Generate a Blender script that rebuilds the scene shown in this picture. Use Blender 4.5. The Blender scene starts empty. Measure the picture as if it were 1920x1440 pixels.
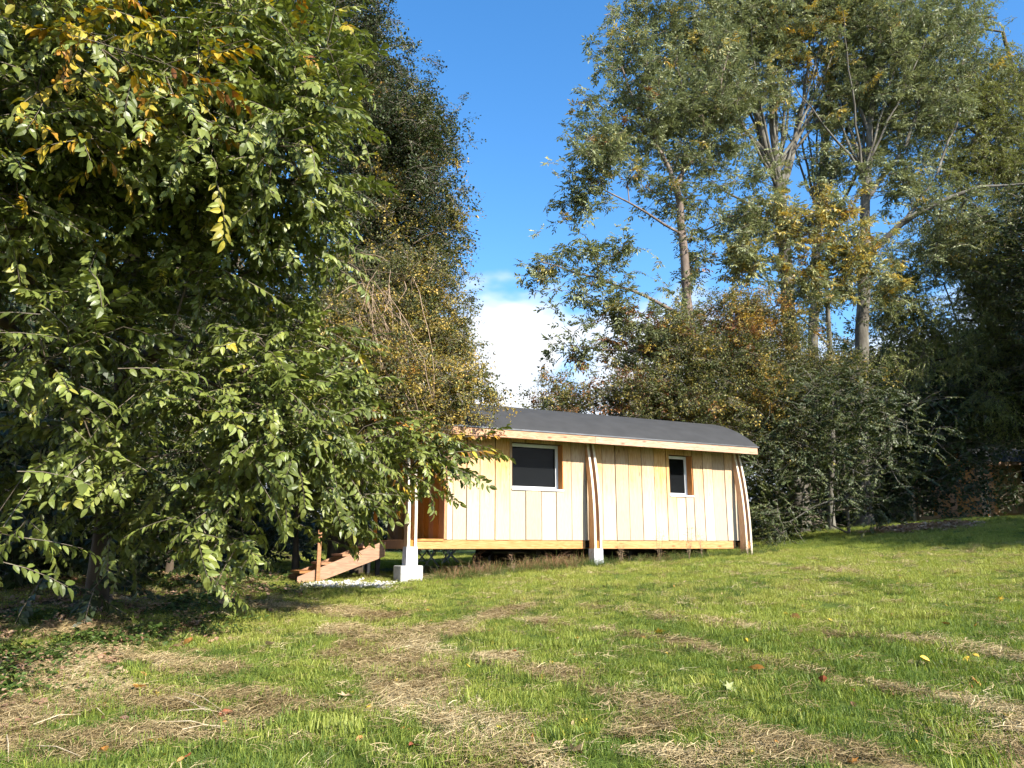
import bpy, math, random
import numpy as np
from mathutils import Vector, Matrix, Euler

R = math.radians
sc = bpy.context.scene
COL = sc.collection

# ------------------------------------------------------------------ camera
F_PX, PITCH, EYE = 1442.0, R(11.94), 1.6
cam_d = bpy.data.cameras.new("camera")
cam_d.sensor_fit = 'HORIZONTAL'; cam_d.sensor_width = 36.0
cam_d.lens = F_PX / 1920.0 * 36.0
cam_d.clip_start = 0.05; cam_d.clip_end = 3000
cam = bpy.data.objects.new("camera", cam_d); COL.objects.link(cam)
cam.location = (0, 0, EYE); cam.rotation_euler = (R(90) + PITCH, 0, 0)
sc.camera = cam

# ------------------------------------------------------------------ sky and sun
SUN_AZ, SUN_EL = R(43), R(35.5)          # azimuth measured to the right of straight behind the camera
to_sun = Vector((math.sin(SUN_AZ) * math.cos(SUN_EL), -math.cos(SUN_AZ) * math.cos(SUN_EL), math.sin(SUN_EL)))
world = bpy.data.worlds.new("World"); sc.world = world; world.use_nodes = True
wn, wl = world.node_tree.nodes, world.node_tree.links
wn.clear()
def wnode(t, **k):
    n = wn.new(t)
    for a, b in k.items(): setattr(n, a, b)
    return n
sky = wnode('ShaderNodeTexSky', sky_type='NISHITA', sun_disc=False)
sky.sun_elevation = SUN_EL; sky.sun_rotation = math.atan2(to_sun.x, to_sun.y)
sky.altitude = 200; sky.air_density = 1.0; sky.dust_density = 0.6; sky.ozone_density = 2.0
hsv = wnode('ShaderNodeHueSaturation'); hsv.inputs['Saturation'].default_value = 1.3; hsv.inputs['Value'].default_value = 1.4
hsv.inputs['Hue'].default_value = 0.5
wl.new(sky.outputs[0], hsv.inputs['Color'])
tc = wnode('ShaderNodeTexCoord'); sep = wnode('ShaderNodeSeparateXYZ'); wl.new(tc.outputs['Generated'], sep.inputs[0])
mp = wnode('ShaderNodeMapping'); mp.inputs['Scale'].default_value = (1, 1, 2.2); mp.inputs['Location'].default_value = (0.31, 0.05, 0.02)
wl.new(tc.outputs['Generated'], mp.inputs[0])
cn = wnode('ShaderNodeTexNoise'); cn.inputs['Scale'].default_value = 4.2; cn.inputs['Detail'].default_value = 4.5; cn.inputs['Roughness'].default_value = 0.56
wl.new(mp.outputs[0], cn.inputs['Vector'])
# cloud cover: a bank of cumulus along the horizon all round, thinning out with height
cov = wnode('ShaderNodeMapRange'); cov.inputs['From Min'].default_value = 0.17; cov.inputs['From Max'].default_value = 0.40
cov.inputs['To Min'].default_value = 0.21; cov.inputs['To Max'].default_value = -0.24
wl.new(sep.outputs['Z'], cov.inputs['Value'])
add = wnode('ShaderNodeMath', operation='ADD'); wl.new(cn.outputs[0], add.inputs[0]); wl.new(cov.outputs[0], add.inputs[1])
cm = wnode('ShaderNodeMapRange', interpolation_type='SMOOTHSTEP'); cm.inputs['From Min'].default_value = 0.44; cm.inputs['From Max'].default_value = 0.62
wl.new(add.outputs[0], cm.inputs['Value'])
cn2 = wnode('ShaderNodeTexNoise'); cn2.inputs['Scale'].default_value = 7; cn2.inputs['Detail'].default_value = 2
wl.new(mp.outputs[0], cn2.inputs['Vector'])
ccol = wnode('ShaderNodeValToRGB')
ccol.color_ramp.elements[0].position = 0.35; ccol.color_ramp.elements[0].color = (4.4, 4.9, 5.7, 1)
ccol.color_ramp.elements[1].position = 0.6; ccol.color_ramp.elements[1].color = (5.9, 6.0, 6.2, 1)
wl.new(cn2.outputs[0], ccol.inputs[0])
cmix = wnode('ShaderNodeMix', data_type='RGBA'); wl.new(cm.outputs[0], cmix.inputs[0]); wl.new(hsv.outputs[0], cmix.inputs[6]); wl.new(ccol.outputs[0], cmix.inputs[7])
bg = wnode('ShaderNodeBackground'); bg.inputs['Strength'].default_value = 0.105
wl.new(cmix.outputs[2], bg.inputs[0])
wo = wnode('ShaderNodeOutputWorld'); wl.new(bg.outputs[0], wo.inputs[0])
world.cycles.sampling_method = 'NONE'

sun_d = bpy.data.lights.new("sun", 'SUN'); sun_d.energy = 5.0; sun_d.angle = R(0.53); sun_d.color = (1.0, 0.94, 0.84)
sun = bpy.data.objects.new("sun", sun_d); COL.objects.link(sun)
sun.rotation_euler = (-to_sun).to_track_quat('-Z', 'Y').to_euler(); sun.location = (0, 0, 40)

vs = sc.view_settings
vs.view_transform = 'Standard'; vs.look = 'None'; vs.exposure = 1.15; vs.gamma = 1.0; vs.use_curve_mapping = False
sc.render.engine = 'CYCLES'
sc.cycles.max_bounces = 4; sc.cycles.diffuse_bounces = 1; sc.cycles.glossy_bounces = 1; sc.cycles.transmission_bounces = 2
sc.cycles.use_adaptive_sampling = True; sc.cycles.adaptive_threshold = 0.03; sc.cycles.use_light_tree = False
sc.cycles.transparent_max_bounces = 4; sc.cycles.sample_clamp_indirect = 4

rng = np.random.default_rng(7)
random.seed(7)

# ------------------------------------------------------------------ where a line of sight meets the place
SP, CP = math.sin(PITCH), math.cos(PITCH)
def P(px, py, d):
    """a point d metres ahead of the camera, seen at (px, py) of the 1920 x 1440 photograph"""
    v = (720 - py) / F_PX; k = CP - v * SP
    return np.array((d * (px - 960) / F_PX / k, d, EYE + d * (SP + v * CP) / k))

GPTS = np.array([(0, 0, 0), (0, 6, .34), (-2, 14.3, .93), (1.9, 16.3, 1.22), (6.0, 18.2, 1.43), (15, 22, 2.42), (-3.8, 14.4, .92),
                 (-6.8, 11.5, .70), (-9, 17, 1.0), (10, 20, 1.92), (-5, 8, .42), (7, 9, .95), (-1.5, 20, 1.16), (-4, 24, 1.25), (-9, 28, 1.42), (3, 24, 1.42)])
def _plane(x, y):
    xs = 16 * np.tanh(np.asarray(x, float) / 16); ys = 22 * np.tanh(np.asarray(y, float) / 34) * 1.12
    return 0.062 * xs + 0.074 * ys
_SIG = 5.0
_K = np.exp(-((GPTS[:, None, :2] - GPTS[None, :, :2]) ** 2).sum(-1) / (2 * _SIG ** 2)) + np.eye(len(GPTS)) * 0.02
_W = np.linalg.solve(_K, GPTS[:, 2] - _plane(GPTS[:, 0], GPTS[:, 1]))
def hz(x, y):
    x = np.asarray(x, float); y = np.asarray(y, float)
    z = _plane(x, y)
    for (gx, gy, _), w in zip(GPTS, _W):
        z = z + w * np.exp(-((x - gx) ** 2 + (y - gy) ** 2) / (2 * _SIG ** 2))
    return z
def H(x, y): return float(hz(x, y))
def G(px, py):
    """ground point under a pixel"""
    lo, hi = 2.0, 60.0
    t = 3.0
    for _ in range(600):
        p = P(px, py, t)
        if p[2] < H(p[0], p[1]): break
        t += 0.05
    return p[0], p[1]

# ------------------------------------------------------------------ material helpers
def mat(name):
    m = bpy.data.materials.new(name); m.use_nodes = True
    m.node_tree.nodes.clear()
    return m, m.node_tree.nodes, m.node_tree.links
def nd(ns, t, **k):
    n = ns.new(t)
    for a, b in k.items(): setattr(n, a, b)
    return n
def ramp(ns, stops):
    r = nd(ns, 'ShaderNodeValToRGB'); e = r.color_ramp.elements
    while len(e) < len(stops): e.new(0.5)
    for el, (p, c) in zip(e, stops): el.position = p; el.color = (*c, 1)
    return r
def mth(ns, ls, op, a, b=None):
    n = nd(ns, 'ShaderNodeMath', operation=op)
    for i, v in enumerate((a, b)):
        if v is None: continue
        if isinstance(v, (int, float)): n.inputs[i].default_value = v
        else: ls.new(v, n.inputs[i])
    return n.outputs[0]

def leaf_mat(name, stops, source='INSTANCER', transl=0.3, rough=0.42, spec=0.45, spread=0.16):
    m, ns, ls = mat(name)
    lv = nd(ns, 'ShaderNodeAttribute', attribute_name='lv')
    if source == 'INSTANCER':
        a = nd(ns, 'ShaderNodeAttribute', attribute_type='INSTANCER', attribute_name='tint'); base = a.outputs['Fac']
    else:
        a = nd(ns, 'ShaderNodeAttribute', attribute_type='OBJECT', attribute_name='tint'); base = a.outputs['Fac']
    sepc = nd(ns, 'ShaderNodeSeparateColor'); ls.new(lv.outputs['Color'], sepc.inputs[0])
    off = mth(ns, ls, 'MULTIPLY', mth(ns, ls, 'SUBTRACT', sepc.outputs[0], 0.5), spread * 2)
    t = mth(ns, ls, 'ADD', base, off)
    rp = ramp(ns, stops); ls.new(t, rp.inputs[0])
    val = mth(ns, ls, 'ADD', mth(ns, ls, 'MULTIPLY', sepc.outputs[1], 0.6), 0.7)
    hs = nd(ns, 'ShaderNodeHueSaturation'); ls.new(rp.outputs[0], hs.inputs['Color']); ls.new(val, hs.inputs['Value'])
    pb = nd(ns, 'ShaderNodeBsdfPrincipled'); ls.new(hs.outputs[0], pb.inputs['Base Color'])
    pb.inputs['Roughness'].default_value = rough; pb.inputs['Specular IOR Level'].default_value = spec
    tr = nd(ns, 'ShaderNodeBsdfTranslucent')
    hs2 = nd(ns, 'ShaderNodeHueSaturation'); ls.new(hs.outputs[0], hs2.inputs['Color'])
    hs2.inputs['Saturation'].default_value = 1.15; hs2.inputs['Value'].default_value = 1.3
    ls.new(hs2.outputs[0], tr.inputs[0])
    mx = nd(ns, 'ShaderNodeMixShader'); mx.inputs[0].default_value = transl
    ls.new(pb.outputs[0], mx.inputs[1]); ls.new(tr.outputs[0], mx.inputs[2])
    o = nd(ns, 'ShaderNodeOutputMaterial'); ls.new(mx.outputs[0], o.inputs[0])
    return m

def noise_mat(name, stops, scale=8.0, stretch=(1, 1, 1), rough=0.8, bump=0.3, bump_dist=0.01, detail=6, spec=0.3, coords='Object', metallic=0.0, per_object=0.0):
    m, ns, ls = mat(name)
    t = nd(ns, 'ShaderNodeTexCoord'); mpn = nd(ns, 'ShaderNodeMapping'); mpn.inputs['Scale'].default_value = stretch
    ls.new(t.outputs[coords], mpn.inputs[0])
    oi = nd(ns, 'ShaderNodeObjectInfo')
    loc = nd(ns, 'ShaderNodeVectorMath', operation='SCALE'); loc.inputs[0].default_value = (37, 19, 53); ls.new(oi.outputs['Random'], loc.inputs['Scale'])
    ls.new(loc.outputs[0], mpn.inputs['Location'])
    n = nd(ns, 'ShaderNodeTexNoise'); n.inputs['Scale'].default_value = scale; n.inputs['Detail'].default_value = detail; n.inputs['Roughness'].default_value = 0.6
    ls.new(mpn.outputs[0], n.inputs['Vector'])
    rp = ramp(ns, stops); ls.new(n.outputs[0], rp.inputs[0])
    col = rp.outputs[0]
    if per_object:
        hs = nd(ns, 'ShaderNodeHueSaturation'); ls.new(col, hs.inputs['Color'])
        ls.new(mth(ns, ls, 'ADD', mth(ns, ls, 'MULTIPLY', oi.outputs['Random'], per_object), 1 - per_object / 2), hs.inputs['Value']); col = hs.outputs[0]
    pb = nd(ns, 'ShaderNodeBsdfPrincipled'); ls.new(col, pb.inputs['Base Color'])
    pb.inputs['Roughness'].default_value = rough; pb.inputs['Specular IOR Level'].default_value = spec; pb.inputs['Metallic'].default_value = metallic
    if bump:
        b = nd(ns, 'ShaderNodeBump'); b.inputs['Strength'].default_value = bump; b.inputs['Distance'].default_value = bump_dist
        ls.new(n.outputs[0], b.inputs['Height']); ls.new(b.outputs[0], pb.inputs['Normal'])
    o = nd(ns, 'ShaderNodeOutputMaterial'); ls.new(pb.outputs[0], o.inputs[0])
    return m

def wood_mat(name, dark, mid, light, axis=2, knots=True, rough=0.6, vary=0.22, pale_low=None):
    """sawn softwood: growth-ring figure drawn out along the grain, knots, each piece a little different"""
    m, ns, ls = mat(name)
    t = nd(ns, 'ShaderNodeTexCoord'); oi = nd(ns, 'ShaderNodeObjectInfo')
    loc = nd(ns, 'ShaderNodeVectorMath', operation='SCALE'); loc.inputs[0].default_value = (13.7, 7.9, 31.1); ls.new(oi.outputs['Random'], loc.inputs['Scale'])
    s = [7.0, 7.0, 7.0]; s[axis] = 0.55
    mpn = nd(ns, 'ShaderNodeMapping'); mpn.inputs['Scale'].default_value = s; ls.new(t.outputs['Object'], mpn.inputs[0]); ls.new(loc.outputs[0], mpn.inputs['Location'])
    n1 = nd(ns, 'ShaderNodeTexNoise'); n1.inputs['Scale'].default_value = 1.6; n1.inputs['Detail'].default_value = 3; n1.inputs['Distortion'].default_value = 0.4
    ls.new(mpn.outputs[0], n1.inputs['Vector'])
    ring = mth(ns, ls, 'FRACT', mth(ns, ls, 'MULTIPLY', n1.outputs[0], 11.0))
    ring2 = mth(ns, ls, 'PINGPONG', ring, 0.5)
    n2 = nd(ns, 'ShaderNodeTexNoise'); n2.inputs['Scale'].default_value = 14; n2.inputs['Detail'].default_value = 4; ls.new(mpn.outputs[0], n2.inputs['Vector'])
    fac = mth(ns, ls, 'ADD', mth(ns, ls, 'MULTIPLY', ring2, 0.9), mth(ns, ls, 'MULTIPLY', n2.outputs[0], 0.55))
    rp = ramp(ns, [(0.15, light), (0.5, mid), (0.95, dark)]); ls.new(fac, rp.inputs[0]); col = rp.outputs[0]
    if knots:
        s2 = [4.0, 4.0, 4.0]; s2[axis] = 1.6
        mp2 = nd(ns, 'ShaderNodeMapping'); mp2.inputs['Scale'].default_value = s2; ls.new(t.outputs['Object'], mp2.inputs[0]); ls.new(loc.outputs[0], mp2.inputs['Location'])
        vo = nd(ns, 'ShaderNodeTexVoronoi'); vo.inputs['Scale'].default_value = 1.15; ls.new(mp2.outputs[0], vo.inputs['Vector'])
        kr = nd(ns, 'ShaderNodeMapRange'); kr.inputs['From Min'].default_value = 0.05; kr.inputs['From Max'].default_value = 0.13; kr.inputs['To Min'].default_value = 0.8; kr.inputs['To Max'].default_value = 0.0
        ls.new(vo.outputs['Distance'], kr.inputs['Value'])
        mx = nd(ns, 'ShaderNodeMix', data_type='RGBA'); ls.new(kr.outputs[0], mx.inputs[0]); ls.new(col, mx.inputs[6]); mx.inputs[7].default_value = (dark[0] * .6, dark[1] * .5, dark[2] * .5, 1)
        col = mx.outputs[2]
    if pale_low:      # boards mixed unevenly towards a paler colour lower down
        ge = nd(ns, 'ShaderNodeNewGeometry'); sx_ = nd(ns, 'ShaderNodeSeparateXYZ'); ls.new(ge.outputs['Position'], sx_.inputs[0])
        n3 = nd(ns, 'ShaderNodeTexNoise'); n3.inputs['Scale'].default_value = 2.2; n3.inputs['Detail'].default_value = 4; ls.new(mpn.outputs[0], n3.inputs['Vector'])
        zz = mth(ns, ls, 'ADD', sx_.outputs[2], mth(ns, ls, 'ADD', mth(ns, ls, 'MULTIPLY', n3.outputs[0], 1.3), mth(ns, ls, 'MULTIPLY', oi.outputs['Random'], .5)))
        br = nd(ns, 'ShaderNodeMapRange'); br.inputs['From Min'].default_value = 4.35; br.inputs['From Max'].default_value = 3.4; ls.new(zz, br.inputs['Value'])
        mb = nd(ns, 'ShaderNodeMix', data_type='RGBA'); ls.new(mth(ns, ls, 'MULTIPLY', br.outputs[0], .6), mb.inputs[0]); ls.new(col, mb.inputs[6]); mb.inputs[7].default_value = (*pale_low, 1); col = mb.outputs[2]
    hs = nd(ns, 'ShaderNodeHueSaturation'); ls.new(col, hs.inputs['Color'])
    ls.new(mth(ns, ls, 'ADD', mth(ns, ls, 'MULTIPLY', oi.outputs['Random'], vary), 1 - vary * .6), hs.inputs['Value'])
    ls.new(mth(ns, ls, 'ADD', mth(ns, ls, 'MULTIPLY', mth(ns, ls, 'FRACT', mth(ns, ls, 'MULTIPLY', oi.outputs['Random'], 7.3)), 0.3), 0.85), hs.inputs['Saturation'])
    pb = nd(ns, 'ShaderNodeBsdfPrincipled'); ls.new(hs.outputs[0], pb.inputs['Base Color']); pb.inputs['Roughness'].default_value = rough; pb.inputs['Specular IOR Level'].default_value = 0.3
    b = nd(ns, 'ShaderNodeBump'); b.inputs['Strength'].default_value = 0.25; b.inputs['Distance'].default_value = 0.003; ls.new(fac, b.inputs['Height']); ls.new(b.outputs[0], pb.inputs['Normal'])
    o = nd(ns, 'ShaderNodeOutputMaterial'); ls.new(pb.outputs[0], o.inputs[0])
    return m

# ------------------------------------------------------------------ object helpers
def link(name, me, parent=None, loc=None):
    o = bpy.data.objects.new(name, me); COL.objects.link(o)
    if parent is not None: o.parent = parent
    if loc is not None: o.location = loc
    return o
def tag(o, label=None, cat=None, group=None, kind=None):
    for k, v in (('label', label), ('category', cat), ('group', group), ('kind', kind)):
        if v: o[k] = v
    return o
def empty(name, loc, rz=0.0):
    o = bpy.data.objects.new(name, None); COL.objects.link(o); o.location = loc; o.rotation_euler = (0, 0, rz); o.empty_display_size = 0.2
    return o
def mesh(name, v, f, mats=(), fm=None, smooth=False, lv=None):
    me = bpy.data.meshes.new(name)
    me.from_pydata([tuple(map(float, p)) for p in v], [], f)
    for m in (mats if isinstance(mats, (list, tuple)) else [mats]): me.materials.append(m)
    if fm is not None: me.polygons.foreach_set('material_index', np.asarray(fm, np.int32))
    if smooth: me.polygons.foreach_set('use_smooth', np.ones(len(f), bool))
    if lv is not None:
        a = me.color_attributes.new('lv', 'FLOAT_COLOR', 'POINT'); a.data.foreach_set('color', np.asarray(lv, np.float32).ravel())
    me.update()
    return me
class MB:
    def __init__(s): s.v = []; s.f = []
    def box(s, x0, x1, y0, y1, z0, z1, bev=0.0):
        b = len(s.v)
        if bev <= 0:
            s.v += [(x, y, z) for z in (z0, z1) for x, y in ((x0, y0), (x1, y0), (x1, y1), (x0, y1))]
            s.f += [tuple(b + i for i in q) for q in ((0, 3, 2, 1), (4, 5, 6, 7), (0, 1, 5, 4), (1, 2, 6, 5), (2, 3, 7, 6), (3, 0, 4, 7))]
        else:   # chamfered along the z edges and top
            def ring(i, z):
                a = [(x0 + bev, y0), (x1 - bev, y0), (x1, y0 + bev), (x1, y1 - bev), (x1 - bev, y1), (x0 + bev, y1), (x0, y1 - bev), (x0, y0 + bev)]
                cx, cy = (x0 + x1) / 2, (y0 + y1) / 2
                return [(x + (i * bev if x < cx else -i * bev), y + (i * bev if y < cy else -i * bev), z) for x, y in a]
            s.v += ring(1, z0) + ring(0, z0 + bev) + ring(0, z1 - bev) + ring(1, z1)
            for k in range(3):
                for i in range(8):
                    j = (i + 1) % 8; s.f.append((b + k * 8 + i, b + k * 8 + j, b + k * 8 + 8 + j, b + k * 8 + 8 + i))
            s.f.append(tuple(b + 7 - i for i in range(8))); s.f.append(tuple(b + 24 + i for i in range(8)))
        return s
    def prism(s, poly, y0, y1, plane='xz'):
        """closed polygon in x,z (counter-clockwise seen from -y) swept from y0 to y1"""
        b = len(s.v); n = len(poly)
        for y in (y0, y1):
            for a, c in poly: s.v.append((a, y, c) if plane == 'xz' else (y, a, c))
        s.f.append(tuple(b + i for i in range(n))); s.f.append(tuple(b + n + n - 1 - i for i in range(n)))
        for i in range(n):
            j = (i + 1) % n; s.f.append((b + j, b + i, b + n + i, b + n + j))
        return s
    def tube(s, pts, rad, n=6, cap=True):
        pts = [np.asarray(p, float) for p in pts]; b = len(s.v)
        if not hasattr(rad, '__len__'): rad = [rad] * len(pts)
        ref = np.array((0.31, 0.17, 0.93))
        for i, p in enumerate(pts):
            d = pts[min(i + 1, len(pts) - 1)] - pts[max(i - 1, 0)]; d = d / (np.linalg.norm(d) + 1e-9)
            a = np.cross(d, ref if abs(d @ ref) < .95 else (1, 0, 0)); a /= np.linalg.norm(a); c = np.cross(d, a)
            for k in range(n):
                t = 2 * math.pi * k / n; s.v.append(tuple(p + rad[i] * (math.cos(t) * a + math.sin(t) * c)))
        for i in range(len(pts) - 1):
            for k in range(n):
                j = (k + 1) % n; s.f.append((b + i * n + k, b + i * n + j, b + i * n + n + j, b + i * n + n + k))
        if cap:
            s.f.append(tuple(b + n - 1 - k for k in range(n))); s.f.append(tuple(b + (len(pts) - 1) * n + k for k in range(n)))
        return s
    def build(s, name, m, parent=None, smooth=False, loc=None, center=False):
        v = s.v
        if center:      # origin in the middle of the piece, so procedural grain differs piece by piece
            a = np.array(v); c = (a.min(0) + a.max(0)) / 2; v = a - c; loc = c
        me = mesh(name, v, s.f, [m], smooth=smooth)
        import bmesh
        bm = bmesh.new(); bm.from_mesh(me); bmesh.ops.recalc_face_normals(bm, faces=bm.faces); bm.to_mesh(me); bm.free()
        return link(name, me, parent, None if loc is None else tuple(map(float, loc)))

# ------------------------------------------------------------------ scattering (geometry nodes, for what nobody could count)
def species(name, meshes):
    c = bpy.data.collections.new(name)
    for i, me in enumerate(meshes):
        o = bpy.data.objects.new("%s_%02d" % (name, i), me); c.objects.link(o)
    ng = bpy.data.node_groups.new(name, 'GeometryNodeTree')
    ng.interface.new_socket('Geometry', in_out='INPUT', socket_type='NodeSocketGeometry')
    ng.interface.new_socket('Geometry', in_out='OUTPUT', socket_type='NodeSocketGeometry')
    N, L = ng.nodes, ng.links
    gi = N.new('NodeGroupInput'); go = N.new('NodeGroupOutput')
    ci = N.new('GeometryNodeCollectionInfo'); ci.inputs['Collection'].default_value = c; ci.inputs['Separate Children'].default_value = True; ci.inputs['Reset Children'].default_value = True
    ip = N.new('GeometryNodeInstanceOnPoints'); ip.inputs['Pick Instance'].default_value = True
    def at(n, t):
        a = N.new('GeometryNodeInputNamedAttribute'); a.data_type = t; a.inputs['Name'].default_value = n; return a.outputs[0]
    L.new(gi.outputs[0], ip.inputs['Points']); L.new(ci.outputs[0], ip.inputs['Instance'])
    L.new(at('vi', 'INT'), ip.inputs['Instance Index'])
    e = N.new('FunctionNodeEulerToRotation'); L.new(at('rot', 'FLOAT_VECTOR'), e.inputs[0]); L.new(e.outputs[0], ip.inputs['Rotation'])
    L.new(at('scl', 'FLOAT'), ip.inputs['Scale'])
    L.new(ip.outputs[0], go.inputs[0])
    return dict(ng=ng, n=len(meshes))
def scatter(name, sp, pos, rot, scl, tint, parent=None, base=(0, 0, 0), vi=None):
    pos = np.asarray(pos, float) - np.asarray(base); n = len(pos)
    me = bpy.data.meshes.new(name); me.vertices.add(n); me.vertices.foreach_set('co', pos.astype(np.float32).ravel())
    if vi is None: vi = rng.integers(0, sp['n'], n)
    for nm, t, d in (('rot', 'FLOAT_VECTOR', rot), ('scl', 'FLOAT', scl), ('tint', 'FLOAT', tint), ('vi', 'INT', vi)):
        a = me.attributes.new(nm, t, 'POINT')
        d = np.asarray(d)
        a.data.foreach_set('vector' if t == 'FLOAT_VECTOR' else 'value', d.astype(np.int32 if t == 'INT' else np.float32).ravel())
    o = link(name, me, parent)
    md = o.modifiers.new('scatter', 'NODES'); md.node_group = sp['ng']
    tag(o, kind='stuff')
    return o

# ------------------------------------------------------------------ leaves, sprays and tufts
def leaf_full(L, W, fold=0.25, curl=0.12, ser=0.0):
    """a leaf blade along +y, midrib folded, tip curling down"""
    v = [(0, 0, 0), (0, .36 * L, .02 * L), (0, .70 * L, -curl * .35 * L), (0, L, -curl * L)]
    for s in (-1, 1):
        v += [(s * W * .36, .14 * L, fold * W * .3), (s * W * .5, .40 * L, fold * W * .5), (s * W * .36, .72 * L, fold * W * .3 - curl * .4 * L)]
    f = []
    for b, fl in ((4, 0), (7, 1)):
        q = [(0, 1, b + 1, b), (1, 2, b + 2, b + 1), (2, 3, b + 2)]
        f += [tuple(reversed(x)) if fl else x for x in q]
    return np.array(v), [tuple(reversed(x)) for x in f]
def leaf_lite(L, W, fold=0.3, curl=0.1):
    v = [(0, 0, 0), (-W / 2, .42 * L, fold * W * .4), (W / 2, .42 * L, fold * W * .4), (0, L, -curl * L)]
    return np.array(v), [(0, 3, 1), (0, 2, 3)]
def rotm(rx, ry, rz): return np.array(Euler((rx, ry, rz), 'XYZ').to_matrix())

class Spray:
    def __init__(s): s.v = []; s.f = []; s.fm = []; s.lv = []; s.leaves = []
    def leaf(s, M, p, L, W, lite=False, **k):
        v, f = (leaf_lite if lite else leaf_full)(L, W, **k)
        b = len(s.v); s.v += [tuple(q) for q in (v @ M.T + p)]
        s.f += [tuple(b + i for i in q) for q in f]; s.fm += [0] * len(f)
        c = (random.random(), random.random(), 0, 1); s.lv += [c] * len(v)
        s.leaves.append((M, np.array(p), L, W))
    def stick(s, pts, r, n=3):
        m = MB(); m.tube(pts, r, n, cap=False); b = len(s.v)
        s.v += m.v; s.f += [tuple(b + i for i in q) for q in m.f]; s.fm += [1] * len(m.f); s.lv += [(.5, .5, 0, 1)] * len(m.v)
    def me(s, name, mats, smooth=False): return mesh(name, s.v, s.f, mats, s.fm, smooth=smooth, lv=s.lv)

def spray_big(leafL=.110, n=13, length=.5, lite=False, ratio=.47):
    """alternate elliptic leaves drooping from an arching twig"""
    s = Spray(); droop = random.uniform(.1, .3); side = random.uniform(-.15, .15)
    def pt(t): return np.array((side * t * t * length, t * length, -droop * t * t * length))
    s.stick([pt(t) for t in (0, .35, .7, 1)], [.0042, .0034, .0026, .0015])
    for i in range(n):
        t = (i + .6) / n; t = t ** .8
        a = (1 if i % 2 else -1) * random.uniform(.5, 1.15) if i < n - 1 else random.uniform(-.2, .2)
        M = rotm(random.uniform(-.95, -.1), random.uniform(-.5, .5), -a)
        L = leafL * random.uniform(.7, 1.15)
        p = pt(t) + M @ np.array((0, .012, 0))
        s.leaf(M, p, L, L * ratio * random.uniform(.88, 1.12), lite=lite, fold=random.uniform(.1, .5), curl=random.uniform(.02, .22))
    return s
def spray_small(leafL=.055, n=46, size=.38, ratio=.75, twigs=5):
    """a bunch of small leaves on a fork of thin twigs"""
    s = Spray()
    for k in range(twigs):
        a = random.uniform(-1.2, 1.2); e = random.uniform(-.5, .6)
        d = np.array((math.sin(a) * math.cos(e), math.cos(a) * math.cos(e), math.sin(e))); l = size * random.uniform(.6, 1.1)
        s.stick([(0, 0, 0), d * l * .5 + (0, 0, .02), d * l], [.004, .003, .0015])
        for i in range(n // twigs):
            t = random.uniform(.2, 1.05)
            p = d * l * t + np.array([random.gauss(0, .035) for _ in range(3)])
            M = rotm(random.uniform(-1.0, .3), random.uniform(-.7, .7), random.uniform(-math.pi, math.pi))
            L = leafL * random.uniform(.65, 1.2)
            s.leaf(M, p, L, L * ratio, lite=True, fold=random.uniform(.1, .6), curl=random.uniform(0, .3))
    return s
def spray_ash(n=6, nl=4, L0=.25, leaflet=.12, w=.36):
    """a tuft of feather-shaped compound leaves, as on ash"""
    s = Spray()
    s.stick([(0, -.12, -.02), (0, .1, 0)], [.007, .005])
    for k in range(n):
        a = k / n * 2 * math.pi + random.uniform(-.4, .4); e = random.uniform(-.35, .65)
        M0 = rotm(e, random.uniform(-.3, .3), a * .62)
        l = L0 * random.uniform(.75, 1.2); dr = random.uniform(.15, .5)
        def pt(t): return M0 @ np.array((0, t * l, -dr * t * t * l)) + np.array((0, .08, 0))
        s.stick([pt(0), pt(.5), pt(1)], [.0028, .002, .0012])
        for i in range(nl):
            t = .25 + .75 * (i + 1) / nl
            for sd in ((-1, 1) if i < nl - 1 else (0,)):
                M = M0 @ rotm(random.uniform(-.7, .1), random.uniform(-.4, .4), -sd * random.uniform(.75, 1.15))
                L = leaflet * random.uniform(.8, 1.15)
                s.leaf(M, pt(t), L, L * w * random.uniform(.9, 1.3), lite=True, fold=.3, curl=random.uniform(0, .25))
    return s
def spray_willow(n=44, size=.5):
    s = Spray()
    for k in range(4):
        a = random.uniform(-.9, .9); l = size * random.uniform(.7, 1.2); dr = random.uniform(.3, .9)
        d = np.array((math.sin(a), math.cos(a), 0.15))
        def pt(t): return d * l * t + np.array((0, 0, -dr * t * t * l))
        s.stick([pt(0), pt(.5), pt(1)], [.004, .0025, .001])
        for i in range(n // 4):
            t = random.uniform(.15, 1)
            M = rotm(random.uniform(-1.1, 0), random.uniform(-.6, .6), -a + random.choice((-1, 1)) * random.uniform(.3, 1.0))
            L = .095 * random.uniform(.7, 1.2)
            s.leaf(M, pt(t), L, L * .26, lite=True, fold=.3, curl=random.uniform(0, .3))
    return s

GREEN_BIG = [(0.0, (.070, .092, .018)), (.30, (.155, .190, .040)), (.55, (.235, .260, .058)), (.75, (.42, .32, .030)), (.9, (.45, .22, .03)), (1.0, (.25, .10, .03))]
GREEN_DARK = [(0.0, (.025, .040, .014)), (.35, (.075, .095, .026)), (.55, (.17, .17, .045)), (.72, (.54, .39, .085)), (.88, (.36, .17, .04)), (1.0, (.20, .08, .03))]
GREEN_ASH = [(0.0, (.09, .11, .048)), (.35, (.225, .25, .11)), (.55, (.32, .335, .15)), (.72, (.62, .46, .11)), (.88, (.36, .18, .05)), (1.0, (.20, .09, .045))]
GREEN_WIL = [(0.0, (.115, .130, .035)), (.4, (.215, .235, .065)), (.65, (.29, .30, .095)), (1.0, (.38, .32, .07))]
M_leafA = leaf_mat("leaf_elliptic", GREEN_BIG, transl=.2, rough=.43, spec=.45)
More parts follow.
